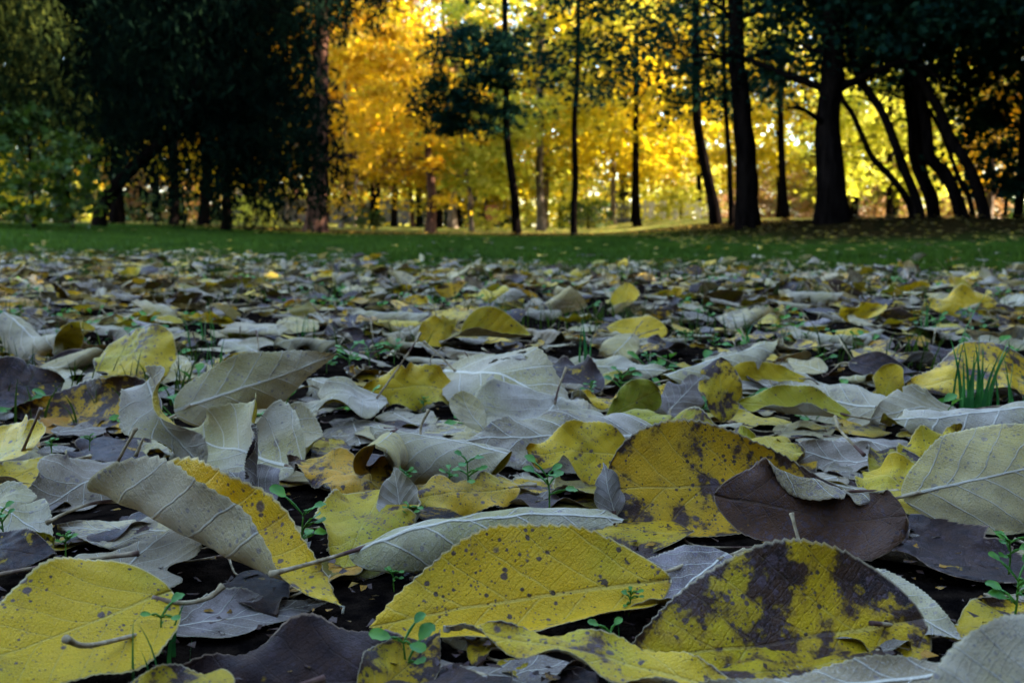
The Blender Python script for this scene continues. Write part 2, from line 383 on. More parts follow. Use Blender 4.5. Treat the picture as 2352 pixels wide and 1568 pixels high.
def bend(V, phi, off, ang, wd, p=1.0):
    """curl the sheet about a line: past `off` along direction phi the sheet turns through ang degrees over wd, then runs straight"""
    phi = R(phi); n = np.array([math.cos(phi), math.sin(phi)]); t = np.array([-n[1], n[0]])
    d = V[:, 0] * n[0] + V[:, 1] * n[1]; e = V[:, 0] * t[0] + V[:, 1] * t[1]; z = V[:, 2].copy()
    s = np.linspace(0, 1.6, 1200); th = R(ang) * np.clip(s / wd, 0, 1) ** p
    X = np.concatenate([[0], np.cumsum(np.cos((th[1:] + th[:-1]) / 2)) * (s[1] - s[0])])
    Z = np.concatenate([[0], np.cumsum(np.sin((th[1:] + th[:-1]) / 2)) * (s[1] - s[0])])
    m = d > off; sd_ = (d - off)[m]
    th_ = np.interp(sd_, s, th)
    d2 = d.copy(); z2 = z.copy()
    d2[m] = off + np.interp(sd_, s, X) - z[m] * np.sin(th_)
    z2[m] = np.interp(sd_, s, Z) + z[m] * np.cos(th_)
    out = V.copy(); out[:, 0] = d2 * n[0] + e * t[0]; out[:, 1] = d2 * n[1] + e * t[1]; out[:, 2] = z2
    return out

def leaf_sheet(rng, W=0.7, nu=96, nv=28, bends=(), a=0.5, b=1.05, teeth=0.013, quilt=0.0028, wave=0.03, cord=0.05, crump=0.015, sway=None, bites=0):
    """unit-length leaf from the stalk at x=0 to the tip at x=1; returns local verts, uv, edge, tip params"""
    t = np.linspace(0, 1, nu + 1)
    u = 0.35 * t + 0.65 * (0.5 - 0.5 * np.cos(math.pi * t))
    um = a / (a + b); nrm = um ** a * (1 - um) ** b
    w0 = (u ** a) * ((1 - u) ** b) / nrm * W / 2
    ns = sines(rng, 3, 0.6, 2.5)
    v = np.linspace(-1, 1, nv + 1)
    v = np.sign(v) * np.abs(v) ** 0.9
    U, Vv = np.meshgrid(u, v, indexing='ij')
    wl_, wr_ = w0 * (1 + 0.05 * ns(u)), w0 * (1 + 0.05 * ns(u + 3.3))
    env = ss(0.03, 0.15, u)
    ph = rng.uniform(0, 1); nt = 24 + rng.integers(0, 6)
    saw = lambda q: np.abs(((q * nt + ph) % 1.0) ** 1.4)
    wl_ = wl_ + teeth * env * (saw(u) - 0.5) * (1 - u * 0.3); wr_ = wr_ + teeth * env * (saw(u + 0.013) - 0.5) * (1 - u * 0.3)
    for _ in range(bites):
        if rng.random() < .6:
            g = 1 - rng.uniform(.12, .5) * np.exp(-np.abs((u - rng.uniform(.2, .95)) / rng.uniform(.012, .05)) ** rng.uniform(1.2, 3))
            if rng.random() < .5: wl_ = wl_ * g
            else: wr_ = wr_ * g
    wl_[0] = wr_[0] = wl_[-1] = wr_[-1] = 0.0005
    WW = np.where(Vv >= 0, wl_[:, None], wr_[:, None])
    X = U - cord * np.abs(Vv) ** 2 * np.exp(-U / 0.10) * 2.2
    if sway is None: sway = rng.uniform(-0.05, 0.05)
    Y = Vv * WW
    uv = np.stack([X, Y], -1).reshape(-1, 2).copy()
    Ys = Y + sway * U * (1 - U) * 2
    s = X - 0.86 * np.abs(Y) ** 0.86 + np.sign(Y) * 0.06
    Z = quilt * np.cos(s / 0.175 * 2 * math.pi) * ss(0, 0.06, np.abs(Y)) * (1 - np.abs(Vv) ** 3 * 0.5)
    nz = sines(rng, 5, 0.5, 2.6, 2); n2 = sines(rng, 5, 2.5, 7, 2)
    Z = Z + crump * nz(X, Y) + crump * 0.33 * n2(X, Y)
    Z = Z + wave * np.abs(Vv) ** 3 * np.sin(2 * math.pi * (rng.uniform(1.2, 3) * U + rng.uniform(0, 1) + 0.37 * np.sign(Vv))) * ss(0, 0.2, U)
    Z = Z - 0.006 * np.exp(-(Y / 0.012) ** 2)
    L = np.stack([X, Ys, Z], -1).reshape(-1, 3)
    for bd in bends: L = bend(L, *bd)
    edge = np.abs(Vv).reshape(-1); 
    edge = np.maximum(edge, np.repeat(ss(0.965, 1.0, u), nv + 1))
    i = np.arange(nu)[:, None] * (nv + 1); j = np.arange(nv)[None, :]
    F = np.stack([i + j, i + nv + 1 + j, i + nv + 2 + j, i + j + 1], -1).reshape(-1, 4)[:, ::1]
    ib = nv // 2; it = nu * (nv + 1) + nv // 2
    return L, F, uv, edge, np.repeat(u, nv + 1), ib, it, nu, nv

def thicken(V, F, uv, edge, tipd, nu, nv, th):
    """upper skin, lower skin and rim"""
    e1 = V[F[:, 1]] - V[F[:, 0]]; e2 = V[F[:, 3]] - V[F[:, 0]]
    fn = np.cross(V[F[:, 2]] - V[F[:, 0]], V[F[:, 3]] - V[F[:, 1]])
    nn = np.zeros_like(V)
    for k in range(4): np.add.at(nn, F[:, k], fn)
    nn /= np.linalg.norm(nn, axis=1)[:, None] + 1e-12
    n = len(V)
    thin = (1 - 0.6 * edge ** 6)[:, None]
    Vt = V + nn * th * 0.5 * thin; Vb = V - nn * th * 0.5 * thin
    idx = np.arange(n).reshape(nu + 1, nv + 1)
    ring = np.concatenate([idx[:, 0], idx[-1, 1:], idx[:-1, -1][::-1], idx[0, 1:-1][::-1]])
    r2 = np.roll(ring, -1)
    rimF = np.stack([ring, ring + n, r2 + n, r2], -1)
    FF = np.vstack([F, F[:, ::-1] + n, rimF])
    VV = np.vstack([Vt, Vb]); side = np.concatenate([np.zeros(n), np.ones(n)])
    return VV, FF, np.vstack([uv, uv]), np.concatenate([edge] * 2), np.concatenate([tipd] * 2), side

def frame(xd, up):
    x = np.array(xd, float); x /= np.linalg.norm(x)
    u = np.array(up, float); u = u - x * u.dot(x)
    if np.linalg.norm(u) < 1e-4: u = np.array([0.3, 0.2, 1.0]); u = u - x * u.dot(x)
    u /= np.linalg.norm(u)
    return np.stack([x, np.cross(u, x), u], 1)          # columns

def leaf_data(rng, base, tip, up, par, res=2, th=0.00035, holes=None, **kw):
    """world verts of a leaf whose stalk end sits at base and tip at tip"""
    nu, nv = {0: (10, 6), 1: (20, 10), 2: (56, 18), 3: (120, 34)}[res]
    if res < 2: kw['teeth'] = 0.0; kw['quilt'] = 0.0
    L, F, uv, edge, tipd, ib, it, nu, nv = leaf_sheet(rng, nu=nu, nv=nv, **kw)
    c = L[it] - L[ib]; cl = np.linalg.norm(c)
    base = np.array(base, float); tip = np.array(tip, float)
    D = tip - base; dl = np.linalg.norm(D)
    scl = dl / cl
    A = frame(c, (0, 0, 1)); B = frame(D, up)
    Rm = B @ A.T
    V = (L - L[ib]) @ Rm.T * scl + base
    if holes:
        fc = uv[F].mean(1); keep = np.ones(len(F), bool)
        for (hx, hy, hr) in holes:
            dd = np.hypot(fc[:, 0] - hx, (fc[:, 1] - hy) * 2.4) + 0.012 * np.sin(fc[:, 1] * 170) 
            keep &= dd > hr
        F = F[keep]
    if res >= 2 and not holes:
        V, F, uv, edge, tipd, side = thicken(V, F, uv, edge, tipd, nu, nv, th)
    else: side = np.full(len(V), 0.5)
    n = len(V)
    br, ag, hu = par
    a = np.stack([np.full(n, br), np.full(n, ag), np.full(n, hu), side], -1)
    sd_ = rng.uniform(0, 1)
    b = np.stack([np.full(n, sd_), edge, tipd, np.ones(n)], -1)
    xd = Rm @ np.array([1.0, 0, 0])
    return V, F, uv, a, b, xd, scl

def stalk_data(pts, r=0.0009, n=16, ns=7, rng=None):
    path = catmull(pts, n)
    t = np.linspace(0, 1, n)
    rad = r * (0.95 - 0.25 * np.sin(t * math.pi) + 0.30 * np.clip((t - 0.86) / 0.14, 0, 1) ** 1.5)
    return tube(path, rad, ns)

THINGS = []
def put_leaf(V, F, uv, a, b, stalk=None, label='', group=None, name='fallen_leaf', smat='stalk'):
    c = Vector(V.mean(0)); c.z = float(V[:, 2].min())
    o = mesh_obj(name, V - np.array(c), F, M['leaf'], None, uv, {'lp': a, 'lq': b})
    o.location = c
    tag(o, label, 'leaf', group)
    if stalk is not None:
        s = mesh_obj('stalk', stalk[0] - np.array(c), stalk[1], M[smat], o)
    THINGS.append(o)
    return o

# ------------------------------------------------------------------ the leaves one can tell apart, nearest rows
D_ = 'D'; UP = (0, 0, 1)
both = lambda ang, w_=0.3: [(90, 0.0, ang, w_), (-90, 0.0, ang, w_)]
HERO = []
def hero(label, noun, base, tip, up, W, par, bends=(), stalk=None, **kw):
    HERO.append(dict(label=label, noun=noun, base=base, tip=tip, up=up, W=W, par=par, bends=list(bends), stalk=stalk, kw=kw))

# front row
hero('large bright yellow leaf with small brown spots cut by the lower left corner', 'large bright yellow corner leaf', (350,1373,-.40), (-140,1550,-.34), (.05,-.55,.85), .84, (.10,0,.52), both(14), [(350,1373,-.40),(420,1384,-.40),(480,1372,-.405),(512,1345,-.41)], crump=.010, plain=1)
hero('big olive backed leaf folded like a trough, yellow speckled inside', 'big folded olive leaf', (283,1150,-.505), (792,1396,-.43), (.10,.02,1), .60, (.20,0,.55), [(90,0.0,92,.20),(-90,0.0,92,.16),(90,.22,50,.15)], [(283,1150,-.505),(215,1155,-.50),(150,1178,-.49),(108,1200,-.48)], b=1.1, wave=.02, plain=1)
hero('grey violet leaf with its stub of stalk raised, left of the folded olive leaf', 'grey violet leaf with raised stub', (266,1068,-.65), (52,1190,-.575), (.0,.55,-.9), .72, (.1,.75,.3), [(60,.1,-50,.3),(-90,.05,40,.3)], [(266,1068,-.65),(292,1020,-.64),(312,984,-.635)], wave=.06, crump=.03)
hero('flat pale violet veined leaf lying under the folded olive leaf', 'flat veined leaf under the folded one', (238,1352,-.462), (480,1190,-.53), (0,.15,-1), .98, (.15,.45,.3), both(-10), crump=.02)
hero('long olive yellow leaf lifting a dark brown pointed tip', 'leaf with the lifted dark tip', (438,930,-.80), (775,812,-.84), (0,.9,-.35), .44, (.20,0,.35), [(90,.0,50,.2)], b=1.0)
hero('twisted grey leaf hanging over others from a yellow stalk', 'twisted grey leaf', (345,892,-.70), (495,1108,-.64), (.45,.75,-.45), .50, (.1,.35,.4), [(90,0,-62,.06),(-90,0,-50,.06),(0,.3,40,.3)], [(347,896,-.71),(359,932,-.70),(336,990,-.69),(311,1048,-.68)], wave=.08, b=1.4, plain=1)
hero('broad pale olive leaf showing its veined back behind the twisted grey leaf', 'broad pale olive leaf', (655,1068,-.655), (400,975,-.74), (0,.72,-.7), .66, (.15,.05,.3), [(90,0,-34,.1),(-90,0,-20,.1)])
hero('whitish round ended leaf behind the broad pale olive leaf', 'whitish round ended leaf', (520,985,-.79), (700,1045,-.72), (-.1,.7,-.75), .75, (.1,.12,.2), both(-18), a=.8, b=.6)
hero('narrow dark leaf standing on edge, saw toothed, with a yellow inside', 'narrow upright dark leaf', (592,1122,-.60), (588,972,-.60), (-.85,-.5,0), .42, (.85,.6,.4), both(62,.05), teeth=.03)
hero('small frosty violet leaf leaning against the narrow upright leaf', 'small frosty violet leaf', (612,1157,-.585), (527,1083,-.61), (.3,.7,-.6), 1.0, (.1,.85,.3), both(-25))
hero('orange rimmed leaf with a dark brown hollow at the left', 'orange rimmed brown leaf', (336,955,-.85), (22,945,-.89), (0,-.5,.85), .62, (.55,0,.80), both(38,.3))
hero('dark brown mottled leaf cut by the left edge above the orange rimmed leaf', 'dark mottled left edge leaf', (-50,930,-.93), (148,878,-.99), (0,-.65,.75), .75, (.85,.1,.5), both(20))
hero('small yellow leaf sprinkled with brown beside a pale violet leaf', 'small brown sprinkled leaf', (275,893,-.97), (148,905,-.97), (0,-.75,.65), .62, (.32,0,.45), both(20))
hero('round yellow leaf facing forward with brown upper rim', 'round yellow forward facing leaf', (300,772,-1.10), (330,892,-1.02), (.1,-.95,.3), .86, (.30,0,.42), both(22), a=.6, b=.6)
hero('brownish yellow oval leaf facing forward left of the lifted dark tip', 'brownish oval leaf', (627,848,-1.12), (512,838,-1.12), (0,-.9,.4), .66, (.35,0,.55), both(10), a=.6, b=.6)
hero('pale rolled leaf like a tube near the left edge', 'pale rolled tube leaf by the left edge', (30,795,-1.24), (190,822,-1.17), (0,.2,-1), .62, (.05,.1,.3), both(150,.32))
hero('pale violet leaf with ribbed back behind the orange rimmed leaf', 'ribbed violet leaf', (325,928,-.93), (182,925,-.92), (0,.75,-.65), .62, (.05,.75,.3), both(30))
# middle, behind the centre
hero('clean yellow leaf lying open behind the long slanting stalk', 'clean open yellow leaf', (1038,896,-.96), (818,905,-.93), (0,-.75,.65), .52, (.10,0,.46), both(16))
hero('spotted pale leaf whose long stalk slants up to the right', 'pale leaf with the long slanting stalk', (865,915,-.89), (648,965,-.81), (0,.55,-.85), .60, (.25,.2,.25), both(-12), [(865,915,-.89),(905,858,-.90),(948,795,-.91),(966,764,-.92)])
hero('white backed leaf with torn holes and a pinkish stalk', 'white leaf with torn holes', (1046,852,-.98), (1380,968,-.84), (.05,.70,-.7), .46, (.12,.22,.3), [(90,.12,40,.2)], [(1046,852,-.98),(1012,818,-.99),(974,785,-1.0)], holes=[(.20,-.10,.035),(.27,-.13,.04),(.34,-.15,.045),(.31,-.20,.03)])
hero('grey green veined leaf with a short stalk standing straight up', 'veined leaf with the upright stalk', (1274,928,-.83), (1160,985,-.75), (0,.55,-.85), 1.25, (.18,.35,.25), both(-15), [(1274,928,-.83),(1284,888,-.835),(1301,843,-.84)])
hero('small pale yellow tongue shaped leaf curling upright', 'small pale tongue leaf', (1112,988,-.74), (1062,897,-.77), (-.35,.85,.1), .62, (.03,0,.75), [(0,.3,-60,.6)], a=.9, b=.5)
hero('long blue white leaf with dark blotches and strong ribs across the middle', 'long blue white ribbed leaf', (1470,1000,-.715), (1066,1012,-.695), (0,.70,-.72), .56, (.30,.45,.3), [(90,.04,45,.2),(-90,.02,22,.2)], quilt=.008, plain=1)
hero('rolled white leaf with an open curled end beside its thick pale stalk', 'rolled white leaf with open end', (1135,1068,-.635), (850,1012,-.67), (0,.25,-1), .95, (.08,.15,.2), [(90,.02,215,.42),(-90,.02,120,.4)], [(972,1030,-.655),(966,985,-.66),(985,940,-.665)], plain=1)
hero('small pale leaf rolled into a tube with a round yellow opening toward the viewer', 'small open ended curl', (900,992,-.66), (862,1022,-.595), (0,.1,-1), .95, (.03,.0,.9), both(150,.5), a=.9, b=.4, plain=1, crump=.006)
hero('brown and ochre spotted leaf arching left of the violet flap', 'brown and ochre arched leaf', (885,1128,-.60), (662,1060,-.655), (.1,-.5,.85), .46, (.52,0,.85), both(-15)+[(0,.2,-30,.6)])
hero('dull yellow leaf dropping forward under the violet flap', 'dull yellow drooping leaf', (880,1135,-.565), (790,1312,-.49), (-.25,-.85,.5), .72, (.28,0,.35), [(-90,.05,40,.2)], stalk=[(872,1262,-.50),(880,1300,-.495),(884,1345,-.49)])
hero('pale violet flap of a leaf curled upright, finely ribbed', 'pale violet curled flap', (922,1218,-.535), (905,1072,-.555), (.25,.9,-.1), .66, (.03,.5,.4), [(-90,0,-50,.2)], quilt=.01)
hero('ochre yellow spotted leaf lying flat under the sprouts', 'flat ochre leaf under the sprouts', (1168,1122,-.60), (922,1148,-.565), (0,-.5,.85), .48, (.28,0,.72), both(-14))
hero('dull yellow leaf with a horn like lifted corner', 'dull yellow horned leaf', (1430,1048,-.66), (1206,1030,-.645), (0,-.75,.65), .70, (.22,0,.50), both(20)+[(0,.7,30,.2)], [(1560,1175,-.565),(1470,1140,-.58),(1392,1115,-.59)])
hero('great yellow bowl shaped leaf peppered with black spots', 'great black spotted bowl leaf', (1895,1130,-.585), (1392,1125,-.565), (0,-.78,.58), .60, (.47,0,.72), [(90,.03,34,.3),(-90,.03,46,.3)], a=.9, b=.5, crump=.010, plain=1)
hero('small pale violet leaf curled upright against the black spotted bowl leaf', 'small violet curl by the bowl leaf', (1410,1172,-.55), (1385,1062,-.565), (.2,.95,-.2), .62, (.03,.75,.3), [(90,0,40,.2),(-90,0,-30,.2)], teeth=.02)
hero('long narrow white leaf arching over the centre from a thin ochre stalk', 'long narrow white arched leaf', (858,1246,-.475), (1444,1196,-.48), (0,.35,-1), .38, (.08,.0,.0), [(90,0,120,.22),(-90,0,100,.2),(0,0,42,1)], [(858,1250,-.485),(740,1286,-.455),(622,1318,-.425)], wave=.01, plain=1)
hero('big bright yellow leaf with saw toothed rim at the front centre', 'big bright yellow centre leaf', (1478,1340,-.43), (848,1440,-.40), (0,-.72,.70), .57, (.24,0,.60), [(90,.03,64,.10),(-90,.05,26,.3)], [(1462,1322,-.44),(1530,1312,-.45),(1602,1284,-.47)], teeth=.016, crump=.008, wave=.01, b=.95, a=.68, plain=1)
hero('big yellow leaf half turned dark brown in patches, front right of centre', 'big brown patched front leaf', (2058,1430,-.40), (1420,1518,-.365), (0,-.72,.70), .64, (.52,.03,.46), [(90,.0,20,.3),(-90,.0,24,.3)], [(2000,1430,-.39),(2100,1440,-.41),(2190,1450,-.42)], a=.5, b=.95, crump=.012, plain=1)
hero('red brown curled leaf with a violet corner folded over it', 'red brown folded leaf', (1678,1245,-.505), (2078,1285,-.49), (0,-.9,.42), .74, (.93,.0,1), [(86,.24,160,.05),(-90,.0,44,.3),(0,.55,60,.2)], [(1842,1262,-.475),(1828,1218,-.48),(1818,1178,-.485)], a=.6, b=.6)
hero('rolled white leaf showing a small yellow opening', 'rolled white leaf with yellow opening', (1862,1098,-.625), (2062,1140,-.59), (0,.2,-1), .68, (.08,.35,.4), [(90,.0,330,.33),(-90,.0,90,.3)], plain=1)
hero('large pale yellow green leaf with clean ribs cut by the right edge', 'large pale ribbed right edge leaf', (2114,1130,-.56), (2500,1050,-.56), (0,.80,-.6), .72, (.10,0,.95), [(90,0,24,.3),(-90,0,20,.3)], [(2114,1130,-.56),(2050,1146,-.555),(1972,1168,-.55)], a=.6, b=.7, plain=1)
hero('blackish brown torn leaf faintly marked with yellow at the right', 'blackish torn leaf', (2045,1215,-.555), (2305,1345,-.47), (0,-.75,.66), .95, (.98,.55,.5), both(8), a=.4, b=.4, crump=.02, teeth=.025)
hero('white pointed leaf reaching down behind the brown patched front leaf', 'white pointed leaf', (1950,1330,-.45), (2218,1478,-.385), (.1,.65,-.75), .42, (.08,.12,.35), both(-20), plain=1)
hero('out of focus cream leaf in the lower right corner', 'cream corner leaf', (2600,1620,-.29), (2085,1650,-.275), (.1,.6,-.8), .80, (.12,.05,.55), both(-14), plain=1)
hero('long pale violet leaf edge running along the bottom at the right', 'long violet bottom leaf', (2190,1545,-.335), (1560,1590,-.33), (0,.3,-1), .22, (.05,.7,.3), both(-20), plain=1)
hero('yellow folded leaf with pale rim along the bottom centre', 'folded yellow bottom leaf', (1660,1592,-.335), (1018,1436,-.365), (0,-.12,1), .26, (.30,0,.48), [(90,.03,95,.14),(-90,.05,25,.2)], plain=1)
hero('very dark brown limp leaf along the bottom left of centre', 'dark limp bottom leaf', (940,1560,-.365), (372,1575,-.355), (0,-.62,.78), .62, (1,.85,.6), both(-18), wave=.06, crump=.03, plain=1)
hero('dull yellow brown leaf sliver on the bottom edge at the left', 'dull bottom sliver', (500,1585,-.33), (170,1610,-.33), (0,-.3,1), .6, (.45,.1,.4), both(-10))
hero('shaded yellow brown leaf standing behind the front sprout', 'shaded leaf behind the front sprout', (850,1600,-.35), (1010,1452,-.385), (.1,-.8,.6), .7, (.50,.05,.6), both(10))
hero('crumpled blue violet leaf with a long hooked stalk over the yellow corner leaf', 'crumpled violet leaf with hooked stalk', (405,1437,-.415), (755,1398,-.445), (0,.4,-1), .56, (.05,.85,.3), [(90,.08,-50,.2),(-90,.08,-40,.2)], [(405,1437,-.415),(300,1461,-.375),(200,1482,-.345),(150,1466,-.335)], crump=.04, wave=.06, plain=1)
hero('grey brown limp leaf between the centre leaf and the brown patched one', 'grey brown limp leaf', (1650,1285,-.46), (1435,1410,-.415), (0,.3,-1), .72, (.4,.95,.5), both(-12), crump=.03)
hero('dark torn leaf scrap at the left edge beneath the grey violet leaf', 'dark torn scrap', (-50,1270,-.475), (132,1275,-.465), (0,-.6,.8), .62, (.85,.2,.5), both(20), [(-20,1322,-.44),(150,1292,-.43),(318,1270,-.43)])
hero('clean white leaf poking in from the left edge', 'clean white left edge leaf', (-70,1190,-.545), (125,1250,-.50), (0,.65,-.8), .56, (.04,.10,.25), both(-20))
hero('pale yellow leaf with spots at the left edge behind the grey violet leaf', 'spotted left edge leaf', (118,1065,-.65), (-90,1105,-.61), (0,-.4,1), .66, (.25,.1,.5), both(20))
hero('yellow leaf with a dark stick like stalk standing up at the left', 'yellow leaf with the dark upright stalk', (52,1035,-.70), (-120,1000,-.76), (0,-.5,.9), .6, (.2,0,.5), both(24), [(52,1035,-.70),(72,988,-.69),(94,938,-.685)], smat='stalk_dark')
# right, second row
hero('pale leaf rolled into a cone behind the black streaked upright leaf', 'pale rolled cone leaf', (1556,868,-1.0), (1788,797,-1.08), (0,.15,-1), .58, (.22,.15,.4), both(150,.3), plain=1)
hero('pointed yellow leaf streaked with black standing upright', 'black streaked upright leaf', (1658,952,-.86), (1652,823,-.89), (.3,-.93,.1), .76, (.48,0,.5), both(14), a=.45, b=.6)
hero('smooth yellow green leaf folded like a boat', 'yellow green boat leaf', (1930,950,-.84), (1694,925,-.85), (0,-.62,.8), .56, (.05,0,.22), [(90,.02,95,.16),(-90,.02,30,.2)], a=.7, plain=1)
hero('pale arched leaf with dark spots and a stout stalk at the right', 'pale arched spotted leaf', (2010,934,-.86), (1772,885,-.94), (0,.82,-.5), .56, (.32,.12,.35), [(90,.0,50,.25),(-90,0,14,.3)], [(2010,934,-.86),(2048,955,-.855),(2088,962,-.85)], plain=1)
hero('smooth yellow leaf tucked behind the pale arched spotted leaf', 'smooth tucked yellow leaf', (1835,870,-1.0), (1675,862,-1.0), (0,-.75,.65), .55, (.06,0,.5), both(16), a=.7,b=.6)
hero('small yellow leaf standing on end at the right of the pale arched leaf', 'small upright yellow leaf', (2028,928,-.90), (2056,836,-.92), (-.3,-.9,.2), .66, (.10,0,.45), both(20), a=.7, b=.5)
hero('dark brown leaf hollowed like a spoon at the right', 'dark spoon shaped leaf', (1968,835,-1.08), (2130,860,-1.03), (0,-.7,.75), .6, (.95,.3,.7), both(30))
hero('black striped amber leaf arched behind the green tuft', 'striped amber leaf', (2288,842,-1.10), (2132,792,-1.18), (0,-.75,.65), .6, (.75,0,.78), both(-24))
hero('long amber spotted leaf lying behind the dark green tuft', 'long amber leaf behind the tuft', (2400,880,-1.0), (2066,900,-.96), (0,-.7,.7), .55, (.48,0,.60), both(14))
hero('white leaf whose straight stalk runs off to the right edge', 'white leaf with straight stalk', (2196,948,-.85), (2000,962,-.82), (0,.4,-1), .62, (.04,.15,.2), both(-12), [(2196,948,-.85),(2280,934,-.85),(2390,927,-.86)])
hero('pale rolled leaf lying along the right edge above the large ribbed one', 'pale roll along the right edge', (2420,965,-.78), (2020,1010,-.72), (0,.4,-1), .46, (.15,.3,.3), both(100,.25))
hero('olive yellow leaf with brown freckles beside the long blue white leaf', 'olive freckled leaf', (1450,962,-.80), (1738,1008,-.735), (0,-.62,.8), .5, (.28,.02,.18), both(-16), a=.7)
hero('small yellow leaf flecked brown behind the rim of the bowl leaf', 'small flecked leaf behind the bowl', (1722,1010,-.735), (1812,1062,-.67), (0,-.5,.9), .9, (.34,0,.35), both(-10))
hero('grey violet leaf roofing a dark gap at the right', 'grey violet roofing leaf', (2068,1045,-.68), (1782,1012,-.715), (0,.35,-1), .42, (.05,.9,.3), [(90,0,-30,.2)], [(1918,955,-.70),(1932,990,-.69),(1985,1045,-.665)], wave=.05)
hero('purple and yellow mottled leaf left of the large ribbed one', 'purple mottled leaf', (2112,1092,-.635), (1992,1022,-.675), (0,-.75,.65), .95, (.55,.12,.25), both(-14))
hero('plain yellow leaf rising between the mottled leaf and the large ribbed one', 'plain rising yellow leaf', (2108,1088,-.65), (2215,995,-.70), (-.2,-.75,.65), .62, (.22,0,.45), both(-14))
hero('bright yellow freckled leaf beneath the stalk of the large ribbed leaf', 'freckled leaf beneath the stalk', (2135,1165,-.57), (1980,1085,-.63), (0,-.5,.85), .9, (.24,0,.46), both(10))
hero('small grey violet cupped leaf beside the black streaked upright leaf', 'small violet cupped leaf', (1540,940,-.89), (1612,866,-.92), (0,.85,-.5), .8, (.1,.9,.4), both(20))
hero('green tinged yellow leaf glowing beside a white pointed scrap', 'green tinged leaf', (1405,952,-.87), (1512,898,-.88), (.1,-.85,.5), .78, (.02,0,.12), both(14), a=.7,b=.5)
hero('yellow leaf folded into a wide open V', 'open V shaped leaf', (1072,770,-1.15), (1222,772,-1.13), (0,-.55,.85), .9, (.10,0,.40), both(55,.08), plain=1)
hero('flat amber leaf lying long behind the green tinged leaf', 'long flat amber leaf', (1565,905,-.92), (1312,908,-.91), (0,-.55,.85), .36, (.35,0,.58), both(-10))
hero('dark violet brown leaf behind the white pointed scrap', 'dark violet brown leaf', (1362,890,-.98), (1215,848,-1.05), (0,-.55,.85), .6, (.85,.55,.5), both(14))
hero('white spear shaped leaf pointing right behind the sprouts', 'white spear shaped leaf', (1305,838,-1.12), (1545,852,-1.08), (0,.6,-.8), .36, (.04,.1,.3), both(30), plain=1)
# third row, further back
hero('bright lemon round leaf standing out beyond the tall grass blades', 'lemon round leaf', (1406,752,-1.5), (1532,765,-1.46), (0,-.75,.65), .58, (.08,0,.5), both(12), a=.7, b=.6, plain=1)
hero('plain brown arched leaf left of the spread sprouts', 'plain brown arched leaf', (892,797,-1.33), (788,792,-1.33), (0,-.75,.65), .62, (.92,.1,.8), both(-14))
hero('short fat white roll far right beyond the rolled cone', 'short fat white roll', (1988,778,-1.40), (1852,776,-1.42), (0,.1,-1), .75, (.03,.1,.25), both(150,.32))
hero('slanting white roll left of the open V leaf', 'slanting white roll', (985,750,-1.5), (878,775,-1.43), (0,.1,-1), .6, (.03,.1,.25), both(150,.3))
hero('thin white roll lying level beyond the small sprouts', 'thin level white roll', (770,785,-1.38), (628,797,-1.35), (0,.1,-1), .5, (.05,.15,.25), both(150,.3))
hero('straight long white roll further back in the middle', 'straight long white roll', (968,728,-1.75), (798,726,-1.78), (0,.1,-1), .5, (.03,.1,.3), both(150,.3))
hero('pale roll with blunt ends far back at the right', 'blunt pale roll far back', (1922,702,-2.1), (1788,694,-2.15), (0,.1,-1), .6, (.03,.1,.3), both(150,.3))
hero('wide golden green leaf humped far back near the middle', 'wide golden humped leaf', (1192,682,-2.25), (1064,682,-2.25), (0,-.75,.65), .6, (.15,0,.4), both(-30))
hero('amber yellow leaf slanting far back at the right', 'slanting amber leaf far back', (2275,695,-2.0), (2115,715,-1.95), (0,-.75,.65), .5, (.15,0,.6), both(-14))
hero('white leaf stretched level far back at the left', 'level white leaf far back', (390,738,-1.8), (245,733,-1.85), (0,.4,-.9), .45, (.03,.1,.3), both(-14))
hero('mustard leaf leaning back in front of a slanting white roll', 'leaning mustard leaf', (975,782,-1.38), (1045,735,-1.42), (0,-.9,.4), .8, (.12,0,.58), both(10))

